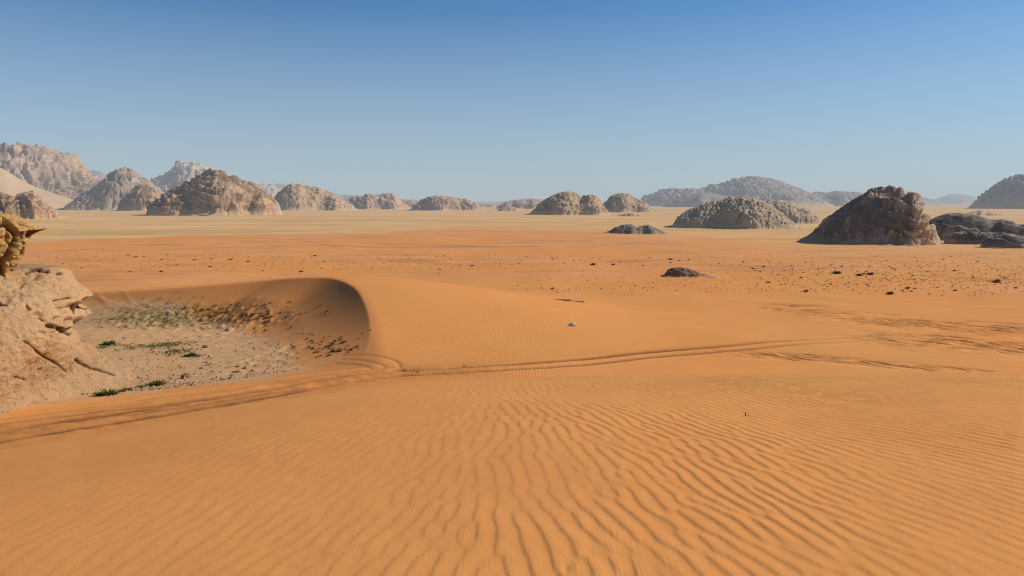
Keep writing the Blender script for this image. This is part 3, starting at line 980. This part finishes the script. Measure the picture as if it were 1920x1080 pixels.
# ------------------------------------------------------------------ near rock on the left
def near_rock():
    d = 43.0
    cpx = -170.0
    rc = ray(cpx, 640)
    az = math.atan2(rc[0], rc[1])
    er = np.array([math.sin(az), math.cos(az), 0])
    et = np.array([math.cos(az), -math.sin(az), 0])

    def uz(px, py):
        v = ray(px, py)
        t = d / v.dot(er)
        p = v * t
        return p.dot(et), CAMZ + p[2]
    prof = [(262, 716), (254, 702), (246, 692), (226, 684), (205, 673), (188, 660), (174, 648), (163, 637), (154, 628), (140, 618), (127, 610), (122, 603), (124, 598),
            (140, 595), (166, 592), (173, 588), (171, 583), (164, 577), (156, 571), (146, 566), (146, 561), (160, 557), (173, 552), (170, 546), (160, 538), (148, 532), (141, 526), (137, 519), (133, 510), (126, 503), (112, 499), (92, 499)]
    rows = [uz(*p) for p in prof]
    c0 = uz(cpx, 640)[0]
    rr_ = np.array([u - c0 for u, z in rows])
    zz_ = np.array([z for u, z in rows])
    zz_ = np.maximum.accumulate(zz_ + np.arange(len(zz_)) * 1e-4)
    # envelope without the notches for the other directions
    hull = np.interp(zz_, [zz_[0], uz(0, 660)[1], uz(0, 600)[1], uz(0, 540)[1], zz_[-1]], [rr_[0], uz(176, 650)[0] - c0, uz(166, 600)[0] - c0, uz(160, 540)[0] - c0, rr_[-1]])
    nz = 210
    s_ = np.linspace(0, len(zz_) - 1, nz)
    zs = np.interp(s_, np.arange(len(zz_)), zz_)
    rs = np.interp(s_, np.arange(len(zz_)), rr_)
    hs = np.interp(s_, np.arange(len(zz_)), hull)
    zlo, zhi = zs[0], zs[-1]
    tz = np.clip((zs - zlo) / (zhi - zlo), 0, 1)
    front = 8.4 * (1 - tz) ** .9 + 2.4
    nt = 420
    th = np.concatenate([np.linspace(-R(150), R(60), nt, endpoint=False), np.linspace(R(60), R(210), 60, endpoint=False)])
    nt = len(th)
    c, s = np.cos(th), np.sin(th)
    Rr = np.zeros((nz, nt))
    wN = np.exp(-(np.clip(th + R(4), -3, 3) / R(30)) ** 4)       # the notches run round the right flank only
    side = hs[:, None] * (1 - wN[None, :]) + rs[:, None] * wN[None, :]
    fr = front[:, None]
    bk = (4.0 + 5 * (1 - tz))[:, None]
    dep = np.where(s[None, :] < 0, fr, bk)
    pe = (.92 + 1.08 * sstep(.15, .75, tz))[:, None]
    Rr = (np.abs(c[None, :] / np.maximum(side, .3)) ** pe + np.abs(s[None, :] / dep) ** pe) ** (-1 / pe)
    # foot rises to the front where the sand is higher
    Zg = np.broadcast_to(zs[:, None], (nz, nt)).copy()
    G = np.stack([c0 + Rr * c[None, :], Rr * s[None, :], Zg], -1)
    # top: shrink towards the middle
    tops = []
    for k in range(1, 26):
        f = 1 - k / 25.0
        T = G[-1].copy()
        T[:, 0] = c0 + (T[:, 0] - c0) * f
        T[:, 1] = T[:, 1] * f
        T[:, 2] = T[:, 2] - .35 * (1 - f)
        tops.append(T)
    G = np.concatenate([G, np.array(tops)], 0)
    n = vnormals(G)
    cen = np.array([c0, 0, zlo])
    if (n[60, 150] * (G[60, 150] - cen)).sum() < 0:
        n = -n
    n[-1] = (0, 0, 1)
    x, y, z = G[..., 0], G[..., 1], G[..., 2]
    w = .4 * fbm3(x * .5, y * .5, z * .5, 3, 201)
    disp = .24 * fbm3(x * .32, y * .32, z * .45, 4, 203) + .07 * fbm3(x * 1.6, y * 1.6, z * 2.2, 4, 205)
    # slanting joints and shallow pits
    j = (x * .30 - z * .75 + .15 * y + w * 1.3)
    jf = np.abs(((j / 2.1) % 1) - .5)
    disp -= .26 * np.exp(-(jf / .025) ** 2) * sstep(-.15, .35, perlin3(x * .35, y * .35, z * .35, 207))
    f1, f2 = worley3(x * 1.1 + w, y * 1.1, z * 1.6 + w, 209)
    pit = sstep(.35, .12, f1) * sstep(.05, .5, perlin3(x * .4, y * .4, z * .4, 211) + .1)
    disp -= .22 * pit
    disp += .035 * fbm3(x * 4.5, y * 4.5, z * 6, 3, 219)
    f1, f2 = worley3(x * 3.2 + w, y * 3.2, z * 4.0 + w, 213)
    disp -= .055 * sstep(.45, .15, f1) * sstep(-.2, .4, perlin3(x * .5, y * .5, z * .5, 215))
    # recesses, overhangs and cracks of the face, given by where they show
    Wp = G[..., 0:1] * et + G[..., 1:2] * er + er * d
    Wp[..., 2] = G[..., 2] - CAMZ
    cp, sp_ = math.cos(PITCH), math.sin(PITCH)
    zf = Wp[..., 1] * cp - Wp[..., 2] * sp_
    pxx = 960 + FPX * Wp[..., 0] / zf
    pyy = 540 - FPX * (Wp[..., 1] * sp_ + Wp[..., 2] * cp) / zf
    wob = 3.5 * fbm3(x * 1.2, y * 1.2, z * 1.2, 3, 221)
    vis = (n * (np.array([0, -1, .2]))).sum(-1) > -.2
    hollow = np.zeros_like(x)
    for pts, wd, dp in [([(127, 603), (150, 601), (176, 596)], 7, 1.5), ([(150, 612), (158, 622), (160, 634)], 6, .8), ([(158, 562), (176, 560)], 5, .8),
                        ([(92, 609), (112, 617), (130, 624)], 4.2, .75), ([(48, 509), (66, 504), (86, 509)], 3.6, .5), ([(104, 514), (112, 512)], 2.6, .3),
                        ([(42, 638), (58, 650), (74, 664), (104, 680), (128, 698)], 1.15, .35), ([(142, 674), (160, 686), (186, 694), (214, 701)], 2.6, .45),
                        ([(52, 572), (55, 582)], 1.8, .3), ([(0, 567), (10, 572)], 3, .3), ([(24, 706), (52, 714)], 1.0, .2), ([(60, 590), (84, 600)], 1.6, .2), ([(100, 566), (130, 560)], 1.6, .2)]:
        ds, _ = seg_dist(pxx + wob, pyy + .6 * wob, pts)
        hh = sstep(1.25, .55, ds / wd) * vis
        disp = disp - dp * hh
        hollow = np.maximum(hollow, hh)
    keep = np.ones(G.shape[0])
    keep[-26:] = np.linspace(1, 0, 26)
    fl = 1 - .75 * np.exp(-(th / R(30)) ** 2)
    G = G + n * (disp * keep[:, None] * fl[None, :])[..., None]
    G[0, :, 2] -= 2.5
    W = G[..., 0:1] * et + G[..., 1:2] * er
    W[..., 2] = G[..., 2]
    C = er * d
    F = grid_mesh('rock', W, G.shape[0], nt, True)
    return W, F, C, hollow


def near_mat():
    s = NT('near_sandstone')
    tc = s.n('ShaderNodeTexCoord')
    P = tc.outputs['Object']
    n1 = s.noise(P, .35, 6, .6, .3)
    col = s.ramp(n1, [(.3, (.60, .345, .165)), (.5, (.72, .43, .215)), (.7, (.78, .49, .255))])
    n2 = s.noise(P, 4.0, 6, .75)
    col = s.mix(.55, col, s.ramp(n2, [(.32, (.42, .38, .34)), (.46, (1, 1, 1)), (.7, (1.2, 1.17, 1.13))]), 'MULTIPLY')
    # crust of small dark stones low on the slope
    sp = s.n('ShaderNodeSeparateXYZ')
    g = s.n('ShaderNodeNewGeometry')
    s.t.links.new(g.outputs['Position'], sp.inputs[0])
    low = s.ramp(s.math('MULTIPLY', sp.outputs[2], .1), [(.40, (1, 1, 1)), (.62, (.2, .2, .2))])
    v = s.n('ShaderNodeTexVoronoi')
    v.inputs['Scale'].default_value = 4.6
    s.t.links.new(P, v.inputs['Vector'])
    st = s.ramp(v.outputs['Distance'], [(.16, (1, 1, 1)), (.27, (0, 0, 0))])
    n3 = s.noise(P, .8, 4, .6)
    st = s.math('MULTIPLY', s.math('MULTIPLY', st, low), s.ramp(n3, [(.42, (0, 0, 0)), (.58, (1, 1, 1))]))
    col = s.mix(s.math('MULTIPLY', low, .35), col, (.40, .25, .14))
    col = s.mix(s.math('MULTIPLY', st, .85), col, (.22, .125, .07))
    ha = s.n('ShaderNodeAttribute', attribute_name='recess_shade')  # painted shade: notches and cracks darkened in the base colour
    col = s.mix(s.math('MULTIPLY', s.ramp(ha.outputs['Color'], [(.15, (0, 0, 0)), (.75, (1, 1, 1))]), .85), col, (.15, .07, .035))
    nb = s.bump(s.noise(P, 1.6, 8, .72, .2), .9, .5)
    nb = s.bump(st, .5, .06, nb)
    nb = s.bump(s.noise(P, 14, 5, .7), .5, .04, nb)
    return s.finish(col, nb, .95, False, .06)


W, F, C, HOL = near_rock()
me = raw_mesh('near_rock', W.reshape(-1, 3), F)
add_attr(me, 'recess_shade', np.repeat(HOL.ravel()[:, None], 4, 1))
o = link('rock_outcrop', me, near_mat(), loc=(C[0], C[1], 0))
tag(o, 'large near tan rock with overhung notches at the left edge beside the green hollow', 'rock outcrop')


def mushroom():
    d = 41.5
    cpx = -26.0
    rc = ray(cpx, 460)
    az = math.atan2(rc[0], rc[1])
    er = np.array([math.sin(az), math.cos(az), 0])
    et = np.array([math.cos(az), -math.sin(az), 0])

    def uz(px, py):
        v = ray(px, py)
        t = d / v.dot(er)
        p = v * t
        return p.dot(et), CAMZ + p[2]
    prof = [(36, 535), (32, 523), (27, 514), (28, 506), (34, 496), (42, 483), (49, 470), (53, 458), (55, 448), (56, 440), (58, 432), (56, 424), (50, 416), (42, 409), (30, 404), (14, 401), (-4, 400)]
    rows = [uz(*p) for p in prof]
    c0 = uz(cpx, 460)[0]
    nz, nt = 150, 240
    s_ = np.linspace(0, len(rows) - 1, nz)
    zs = np.interp(s_, np.arange(len(rows)), [b for a, b in rows])
    rs = np.interp(s_, np.arange(len(rows)), [a - c0 for a, b in rows])
    rs = np.convolve(np.pad(rs, 4, mode='edge'), np.hanning(9) / np.hanning(9).sum(), 'valid')
    th = np.linspace(-math.pi, math.pi, nt, endpoint=False)
    c, s = np.cos(th), np.sin(th)
    Rr = np.broadcast_to(rs[:, None], (nz, nt)) * (1 + .0 * th)
    G = np.stack([c0 + Rr * c, Rr * s * .9, np.broadcast_to(zs[:, None], (nz, nt))], -1)
    tops = []
    for k in range(1, 16):
        f = 1 - k / 15.0
        T = G[nz - 1].copy()
        T[:, 0] = c0 + (T[:, 0] - c0) * f
        T[:, 1] *= f
        T[:, 2] += .12 * (1 - f)
        tops.append(T)
    G = np.concatenate([G, np.array(tops)], 0)
    n = vnormals(G)
    if (n[60, 120] * (G[60, 120] - np.array([c0, 0, G[60, 120, 2]]))).sum() < 0:
        n = -n
    n[-1] = (0, 0, 1)
    x, y, z = G[..., 0], G[..., 1], G[..., 2]
    w = fbm3(x * 1.1, y * 1.1, z * 1.1, 3, 301)
    # deep flutes running up and outwards, and hollows
    ang = np.broadcast_to(th[None, :], x.shape)
    fl = np.abs(np.sin(ang * 4.0 + 1.9 * w + (z - 9.5) * .9))
    disp = -.16 * sstep(.42, .0, fl) + .07 * fbm3(x * 3.5, y * 3.5, z * 6, 4, 303)
    f1, f2 = worley3(x * 1.0 + .4 * w, y * 1.0, z * .8 + .4 * w, 305)
    disp -= .25 * sstep(.42, .16, f1)
    strat = ((z + .12 * w) / .16) % 1
    disp += .012 * np.where(strat < .7, strat / .7, (1 - strat) / .3)
    Wp = G[..., 0:1] * et + G[..., 1:2] * er + er * d
    Wp[..., 2] = G[..., 2] - CAMZ
    cp, sp_ = math.cos(PITCH), math.sin(PITCH)
    zf = Wp[..., 1] * cp - Wp[..., 2] * sp_
    pxx = 960 + FPX * Wp[..., 0] / zf
    pyy = 540 - FPX * (Wp[..., 1] * sp_ + Wp[..., 2] * cp) / zf
    vis = (n * (np.array([0, -1, .1]))).sum(-1) > 0
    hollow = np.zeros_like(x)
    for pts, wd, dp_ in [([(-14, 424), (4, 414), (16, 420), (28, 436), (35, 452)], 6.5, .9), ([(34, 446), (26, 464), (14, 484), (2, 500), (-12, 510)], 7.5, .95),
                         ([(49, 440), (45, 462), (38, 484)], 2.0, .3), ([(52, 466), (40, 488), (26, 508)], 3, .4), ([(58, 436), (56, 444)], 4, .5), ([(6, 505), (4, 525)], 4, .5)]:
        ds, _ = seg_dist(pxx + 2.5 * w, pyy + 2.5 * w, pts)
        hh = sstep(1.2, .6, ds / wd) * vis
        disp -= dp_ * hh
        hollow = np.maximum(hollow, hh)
    zt = zs[-1]
    disp *= sstep(zt - .02, zt - .25, z) * .9 + .1
    keep = 1 - .55 * np.exp(-(ang / .35) ** 2)
    G = G + n * (disp * keep)[..., None]
    # the beak that sticks out to the right
    bu, bz = uz(87, 430)
    b0, z0 = uz(56, 428)
    k = np.exp(-(np.abs(ang) / .30) ** 1.4) * np.exp(-(np.abs(G[..., 2] - (z0 - .02)) / .19) ** 1.5)
    G[..., 0] += k * (bu - b0)
    G[..., 2] += k * (bz - z0 + .07)
    W = G[..., 0:1] * et + G[..., 1:2] * er
    W[..., 2] = G[..., 2]
    F = grid_mesh('m', W, G.shape[0], nt, True)
    s = NT('ochre_sandstone')
    tc = s.n('ShaderNodeTexCoord')
    P = tc.outputs['Object']
    n1 = s.noise(P, 1.0, 6, .6, .8, stretch=(1.3, 1.3, 3))
    col = s.ramp(n1, [(.3, (.40, .21, .075)), (.43, (.68, .41, .15)), (.58, (.78, .50, .20)), (.7, (.48, .25, .09))])
    n2 = s.noise(P, 9, 5, .7)
    col = s.mix(.6, col, s.ramp(n2, [(.3, (.5, .42, .36)), (.5, (1, 1, 1)), (.7, (1.15, 1.12, 1.1))]), 'MULTIPLY')
    nb = s.bump(s.noise(P, 5, 7, .75, .5, stretch=(1, 1, 2.2)), 1.0, .2)
    ha = s.n('ShaderNodeAttribute', attribute_name='recess_shade')  # cavity interiors darkened in the base colour to stand in for shade
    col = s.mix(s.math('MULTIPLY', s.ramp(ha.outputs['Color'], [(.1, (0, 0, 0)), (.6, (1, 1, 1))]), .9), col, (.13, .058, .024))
    m = s.finish(col, nb, .95, False, .06)
    me = raw_mesh('mushroom_rock', W.reshape(-1, 3), F)
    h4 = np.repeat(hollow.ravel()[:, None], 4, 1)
    add_attr(me, 'recess_shade', h4)
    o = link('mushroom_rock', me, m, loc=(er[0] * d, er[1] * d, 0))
    tag(o, 'ochre mushroom shaped rock with a pointed beak standing on the near tan rock', 'rock')


mushroom()


# ------------------------------------------------------------------ shrubs, tufts, stones
def leaf_material(name, a, b):
    s = NT(name)
    oi = s.n('ShaderNodeTexCoord')
    col = s.ramp(s.noise(oi.outputs['Object'], 6, 3, .6), [(.3, a), (.7, b)])
    return s.finish(col, None, .9, True, .05)


m_shrub = leaf_material('dark_shrub', (.12, .078, .042), (.19, .125, .06))
m_green = leaf_material('green_leaves', (.075, .105, .028), (.16, .18, .055))
m_dry = leaf_material('dry_tuft', (.16, .09, .045), (.24, .14, .065))


def tuft_arrays(seed, n=46, h=1.0, w=1.0, spread=.9, blade=1.0):
    g = np.random.default_rng(seed)
    V, F = [], []
    for i in range(n):
        a = g.uniform(0, 2 * math.pi)
        r0 = .35 * w * math.sqrt(g.uniform(0, 1))
        tilt = g.uniform(.1, spread)
        L = h * g.uniform(.5, 1.05)
        bw = g.uniform(.05, .11) * w * blade
        bx, by = r0 * math.cos(a), r0 * math.sin(a)
        dx, dy = math.cos(a + g.uniform(-.6, .6)) * math.sin(tilt), math.sin(a + g.uniform(-.6, .6)) * math.sin(tilt)
        dz = math.cos(tilt)
        px, py = -dy, dx
        pl = math.hypot(px, py) + 1e-6
        px, py = px / pl * bw, py / pl * bw
        k = len(V)
        V += [(bx - px * .5, by - py * .5, -.08 * h), (bx + px * .5, by + py * .5, -.08 * h),
              (bx + dx * L * .55 * w + px, by + dy * L * .55 * w + py, dz * L * .6), (bx + dx * L * .55 * w - px, by + dy * L * .55 * w - py, dz * L * .6),
              (bx + dx * L * w, by + dy * L * w, dz * L)]
        F += [(k, k + 1, k + 2, k + 3), (k + 3, k + 2, k + 4, k + 4)]
    return np.array(V), F


def tuft_mesh(name, seed, mat, **kw):
    V, F = tuft_arrays(seed, **kw)
    me = bpy.data.meshes.new(name)
    me.from_pydata([tuple(v) for v in V], [], [f if f[2] != f[3] else f[:3] for f in F])
    me.materials.append(mat)
    return me


SHRUB = [tuft_mesh('shrub', 400 + k, m_shrub, n=60, h=.8, w=1.0, spread=1.25) for k in range(4)]
GREEN = [tuft_mesh('green_shrub', 420 + k, m_green, n=260, h=.6, w=1.0, spread=1.35, blade=.45) for k in range(3)]
DRY = [tuft_mesh('dry_tuft', 440 + k, m_dry, n=34, h=.7, w=.9, spread=1.2) for k in range(4)]


def plant(name, me, px, py, size, label, cat, group=None, flat=1.0):
    x, y, z = hit(px, py)
    o = link(name, me, None, loc=(x, y, z - .02))
    o.scale = (size, size * random.uniform(.8, 1.1), size * flat)
    o.rotation_euler = (0, 0, random.uniform(0, 6.28))
    tag(o, label, cat, group)
    return o


# the ones that can be told apart
for px, py, sz, lb in [(914, 0, 0, None)]:
    pass
NAMED = [(1112, 497, 1.3, 'single dark shrub on the plain left of the lone brown rock'),
         (1150, 497, .9, 'flat dark shrub between the single shrub and the lone brown rock'),
         (1257, 487, 1.1, 'dark shrub above the lone brown rock, standing apart'),
         (1668, 552, 1.1, 'round dark shrub, nearest one on the right hand plain'),
         (1612, 517, 1.2, 'darkest shrub of the row right of the green patch'),
         (1868, 530, 1.5, 'wide dark shrub close to the right edge of the plain'),
         (1632, 515, 1.3, 'broad low shrub just right of the darkest shrub in the row'),
         (1702, 541, .8, 'small shrub right of the round nearest shrub'),
         (1396, 0, 0, None)]
for k, (px, py, sz, lb) in enumerate(NAMED):
    sz *= .8
    if lb:
        plant('desert_shrub', SHRUB[k % 4], px, py, sz, lb, 'shrub', None, .7)
plant('desert_shrub', GREEN[0], 1569, 513, 1.3, 'greenish shrub on a faint green patch of the right hand plain', 'shrub', None, .7)
# scattered, nothing tells them apart
cnt = 0
g2 = np.random.default_rng(55)
while cnt < 90:
    px, py = g2.uniform(930, 1925), g2.uniform(480, 548)
    line = 494 + (px - 1240) * .033
    wgt = math.exp(-((py - line) / 7) ** 2) + .35 * (px > 1380) + .08
    if g2.uniform() > wgt:
        continue
    if 1225 < px < 1365 and 496 < py < 530:
        continue
    cnt += 1
    plant('desert_shrub', SHRUB[cnt % 4], px, py, float(g2.uniform(.2, .52)), 'tiny dark shrub scattered over the orange plain right of centre', 'shrub', 'scattered dark shrubs on the right hand plain', .7)
cnt = 0
while cnt < 36:
    px, py = g2.uniform(150, 930), g2.uniform(478, 513)
    if abs(py - 487) > 12 and g2.uniform() < .6:
        continue
    cnt += 1
    plant('desert_shrub', SHRUB[cnt % 4], px, py, float(g2.uniform(.3, .7)), 'tiny dark shrub scattered over the plain beyond the crescent dune', 'shrub', 'scattered dark shrubs beyond the crescent dune', .6)
cnt = 0
cl = [(450, 590, 50, 16), (520, 600, 40, 22), (420, 605, 50, 14), (590, 640, 40, 14), (610, 662, 26, 8), (640, 652, 30, 12), (560, 580, 60, 14), (625, 640, 50, 14), (430, 690, 50, 10), (360, 580, 40, 6)]
while cnt < 240:
    cx, cy, sx, sy = cl[cnt % len(cl)] if cnt % 3 else cl[cnt % 3]
    px, py = cx + sx * g2.uniform(-1.1, 1.1), cy + sy * g2.uniform(-1.1, 1.1)
    if px < 180 or px > 722 or py > 715 or py < 562:
        continue
    cnt += 1
    plant('dry_tuft', DRY[cnt % 4], px, py, float(g2.uniform(.12, .36)), 'small dry tuft casting a dark spot on the floor of the hollow', 'tuft', 'dry tufts on the floor of the hollow', .75)
for k, (px, py, sz, lb) in enumerate([(200, 741, .85, 'bright green bush at the foot of the near tan rock'), (236, 734, .6, 'smaller green bush right of the bright green bush'),
                                      (262, 727, .42, 'little green bush under the tip of the rock ledge'), (294, 723, .9, 'flat dull green bush alone on the sand right of the rock foot'),
                                      (204, 646, 1.0, 'dark green bush alone on the gravel floor'), (358, 668, .8, 'green clump with yellowed sand beside it on the hollow floor')]):
    plant('green_bush', GREEN[k % 3], px, py, sz, lb, 'bush', None, .55)


def scatter_stuff(name, label, spots, mat, seed, size, h=.5, n=7):
    """ground cover: many little tufts in one mesh"""
    Vs, Fs, k = [], [], 0
    g = np.random.default_rng(seed)
    P = np.array(spots)
    z = ground(P[:, 0], P[:, 1])
    for (x, y), zz in zip(P, z):
        V, F = tuft_arrays(int(g.integers(1e6)), n=n, h=h, w=1.0, spread=1.3)
        s = size * g.uniform(.5, 1.3)
        V = V * s + np.array([x, y, zz - .01])
        Vs.append(V)
        Fs += [tuple(i + k for i in f) if f[2] != f[3] else tuple(i + k for i in f[:3]) for f in F]
        k += len(V)
    me = bpy.data.meshes.new(name)
    me.from_pydata([tuple(v) for v in np.vstack(Vs)], [], Fs)
    me.materials.append(mat)
    o = link(name, me, None)
    tag(o, label, 'ground cover', None, 'stuff')


gsp = []
for (a, b), wx, wy, c in [((262, 592), 3.6, 1.7, 260), ((330, 599), 3.2, 1.5, 170), ((385, 597), 1.5, .9, 70), ((303, 648), 1.8, 1.5, 200), ((335, 660), 1.3, 1.0, 80), ((205, 650), .9, .6, 30), ((360, 669), .6, .4, 20), ((190, 713), 1.2, .6, 40)]:
    cx, cy, _ = hit(a, b)
    for _ in range(c):
        gsp.append((cx + g2.normal() * wx * .55, cy + g2.normal() * wy * .9))
scatter_stuff('green_grass', 'thin green grass spread in patches over the hollow floor', gsp, m_green, 9, .26, .6, 7)
dsp = []
while len(dsp) < 2300:
    px, py = g2.uniform(960, 2000), g2.uniform(476, 556)
    w = .15 + .85 * sstep(1300, 1650, px) * math.exp(-((py - 512) / 26) ** 2)
    if g2.uniform() > w:
        continue
    v = ray(px, py)
    t = (.05 - CAMZ) / v[2]
    dsp.append((v[0] * t, v[1] * t))
while len(dsp) < 3100:
    px, py = g2.uniform(60, 960), g2.uniform(476, 506)
    v = ray(px, py)
    t = (.05 - CAMZ) / v[2]
    dsp.append((v[0] * t, v[1] * t))
scatter_stuff('dry_grass', 'sparse dry grass speckling the orange plain', dsp, m_dry, 10, .36, .5, 6)


def stone_mesh(name, seed, mat, sx, sy, sz):
    nu, nv = 22, 14
    th = np.linspace(0, 2 * math.pi, nu, endpoint=False)
    ph = np.linspace(-1.45, 1.5, nv)
    T, Ph = np.meshgrid(th, ph)
    x, y, z = np.cos(Ph) * np.cos(T), np.cos(Ph) * np.sin(T), np.sin(Ph)
    f1, f2 = worley3(x * 1.1 + 9, y * 1.1, z * 1.1, seed)
    s = 1 + .22 * fbm3(x * 1.4, y * 1.4, z * 1.4, 3, seed) - .25 * (f1 - .5)
    V = np.stack([x * s * sx, y * s * sy, z * s * sz], -1).reshape(-1, 3)
    me = raw_mesh(name, V, grid_mesh(name, V, nv, nu, True), False)
    me.materials.append(mat)
    return me


def gravel_scatter(name, label, spots, mat, seed, s0, s1):
    g = np.random.default_rng(seed)
    P = np.array(spots)
    z = ground(P[:, 0], P[:, 1])
    base = np.array([(1, 0, 0), (-1, 0, 0), (0, 1, 0), (0, -1, 0), (0, 0, 1), (0, 0, -1)], float)
    tri = np.array([(0, 2, 4), (2, 1, 4), (1, 3, 4), (3, 0, 4), (2, 0, 5), (1, 2, 5), (3, 1, 5), (0, 3, 5)])
    V = base[None] * g.uniform(.6, 1.3, (len(P), 6, 1)) + g.normal(size=(len(P), 6, 3)) * .15
    V *= (s0 + (s1 - s0) * g.uniform(0, 1, len(P)) ** 3)[:, None, None]
    V[..., 2] *= .8
    V += np.stack([P[:, 0], P[:, 1], z], 1)[:, None, :]
    F = tri[None] + 6 * np.arange(len(P))[:, None, None]
    me = raw_mesh(name, V.reshape(-1, 3), F.reshape(-1, 3), False)
    me.materials.append(mat)
    tag(link(name, me, None), label, 'gravel', None, 'stuff')


def plain_rock(name, a, b):
    s = NT(name)
    tc = s.n('ShaderNodeTexCoord')
    col = s.ramp(s.noise(tc.outputs['Object'], 5, 5, .7), [(.3, a), (.7, b)])
    return s.finish(col, None, .9, False, .08)


m_white = plain_rock('chalky_stone', (.52, .43, .33), (.64, .55, .44))
m_bst = plain_rock('brown_stone', (.20, .11, .06), (.30, .17, .09))
sp = []
while len(sp) < 5200:
    px, py = g2.uniform(-60, 600), g2.uniform(590, 775)
    q_ = math.exp(-((px - 200) / 170) ** 2 - ((py - 725) / 38) ** 2) + .22
    if g2.uniform() > q_:
        continue
    v = ray(px, py)
    t = (3.0 - CAMZ) / v[2]
    sp.append((v[0] * t, v[1] * t))
sp = np.array(sp)
gp = [at_z(a, b, 3.0) for a, b in [(-60, 775), (150, 742), (300, 735), (430, 715), (540, 695), (590, 665), (520, 612), (330, 590), (160, 590), (-60, 590)]]
sp = sp[in_poly(sp[:, 0], sp[:, 1], gp)]
gravel_scatter('gravel', 'brown gravel and small rubble strewn round the foot of the near tan rock', sp, plain_rock('brown_gravel', (.30, .18, .10), (.52, .34, .20)), 12, .025, .16)
x, y, z = hit(1074, 611)
tag(link('stone', stone_mesh('stone', 5, m_white, .30, .2, .16), None, loc=(x, y, z + .06)), 'white stone lying alone on the smooth middle dune', 'stone')
for k, (px, py, sx, lb) in enumerate([(697, 619, .09, 'pale little stone at the foot of the dark slip face'), (1047, 549, .16, 'small pale stone on the dune above the white stone')]):
    x, y, z = hit(px, py)
    tag(link('stone', stone_mesh('stone', 20 + k, m_white, sx, sx * .8, sx * .6), None, loc=(x, y, z + .04)), lb, 'stone')
for k, (px, py, sx, lb) in enumerate([(349, 709, .28, 'brown stone standing on the sand in front of the hollow'), (385, 652, .2, 'small dark stone at the edge of the gravel floor')]):
    x, y, z = hit(px, py)
    tag(link('stone', stone_mesh('stone', 30 + k, m_bst, sx, sx * .8, sx * .8), None, loc=(x, y, z + .06)), lb, 'stone')
# low sand-bound crusts on the middle dune
for k, (px, py, sx, lb) in enumerate([(1050, 563, 1.3, 'thin brown crust of rock poking out of the middle dune, longer left piece'), (1084, 566, .8, 'short brown crust of rock poking out of the middle dune, right piece')]):
    x, y, z = hit(px, py)
    tag(link('rock_slab', stone_mesh('rock_slab', 40 + k, m_bst, sx, sx * .35, .09), None, loc=(x, y, z + .02)), lb, 'rock')


def near_point(px, py):
    """where the ray meets the dune under the viewer"""
    d = ray(px, py)
    hl = math.hypot(d[0], d[1])
    rr = np.arange(2, 16, .02)
    t = rr / hl
    g = ground(d[0] * t, d[1] * t)
    i = int(np.argmax(CAMZ + t * d[2] <= g))
    return d[0] * t[i], d[1] * t[i], g[i]


x, y, z = near_point(1400, 780)
o = link('twig', tuft_mesh('twig', 91, m_shrub, n=7, h=.05, w=.07, spread=1.5), None, loc=(x, y, z + .006))
tag(o, 'tiny dark twig lying alone on the rippled sand', 'twig')

# ------------------------------------------------------------------ sky and sun
w = bpy.data.worlds.new("World")
scene.world = w
w.use_nodes = True
nt = w.node_tree
bg = nt.nodes.get('Background') or nt.nodes.new('ShaderNodeBackground')
sky = nt.nodes.new('ShaderNodeTexSky')
sky.sky_type = 'NISHITA'
sky.sun_disc = False
sky.sun_elevation = SUN_EL
sky.sun_rotation = SUN_AZ
sky.altitude = 900
sky.air_density = 1.0
sky.dust_density = .35
sky.ozone_density = 1.5
tint = nt.nodes.new('ShaderNodeMix')
tint.data_type = 'RGBA'
tint.blend_type = 'MULTIPLY'
tint.inputs[0].default_value = 1
tint.inputs[7].default_value = (.57, .885, 1.12, 1)
nt.links.new(sky.outputs[0], tint.inputs[6])
# dusty air low over the horizon
tcw = nt.nodes.new('ShaderNodeTexCoord')
sxyz = nt.nodes.new('ShaderNodeSeparateXYZ')
nt.links.new(tcw.outputs['Generated'], sxyz.inputs[0])
hr = nt.nodes.new('ShaderNodeValToRGB')
hr.color_ramp.elements[0].position = 0.0
hr.color_ramp.elements[0].color = (.88, .88, .88, 1)
hr.color_ramp.elements[1].position = .235
hr.color_ramp.elements[1].color = (0, 0, 0, 1)
nt.links.new(sxyz.outputs[2], hr.inputs[0])
dust = nt.nodes.new('ShaderNodeMix')
dust.data_type = 'RGBA'
dust.inputs[7].default_value = (.45 / .09, .505 / .09, .56 / .09, 1)
nt.links.new(hr.outputs[0], dust.inputs[0])
nt.links.new(tint.outputs[2], dust.inputs[6])
nt.links.new(dust.outputs[2], bg.inputs[0])
bg.inputs[1].default_value = .09

sl = bpy.data.lights.new('sun', 'SUN')
sl.energy = 4.0
sl.angle = R(.53)
sl.color = (1.0, .93, .82)
so = bpy.data.objects.new('sun', sl)
COL.objects.link(so)
from mathutils import Vector
sd = Vector((math.sin(SUN_AZ) * math.cos(SUN_EL), math.cos(SUN_AZ) * math.cos(SUN_EL), math.sin(SUN_EL)))
so.rotation_euler = sd.to_track_quat('Z', 'Y').to_euler()
so.location = sd * 60

cam = bpy.data.cameras.new('camera')
cam.sensor_width = 36
cam.lens = 36 * FPX / 1920
cam.clip_start = .05
cam.clip_end = 100000
co = bpy.data.objects.new('camera', cam)
COL.objects.link(co)
co.location = (0, 0, CAMZ)
co.rotation_euler = (math.pi / 2 - PITCH, 0, 0)
scene.camera = co

scene.view_settings.view_transform = 'Standard'
scene.view_settings.look = 'None'
scene.view_settings.exposure = 0
scene.view_settings.gamma = 1
scene.render.engine = 'CYCLES'
scene.cycles.max_bounces = 4
scene.cycles.use_denoising = True
scene.cycles.filter_width = 1.15
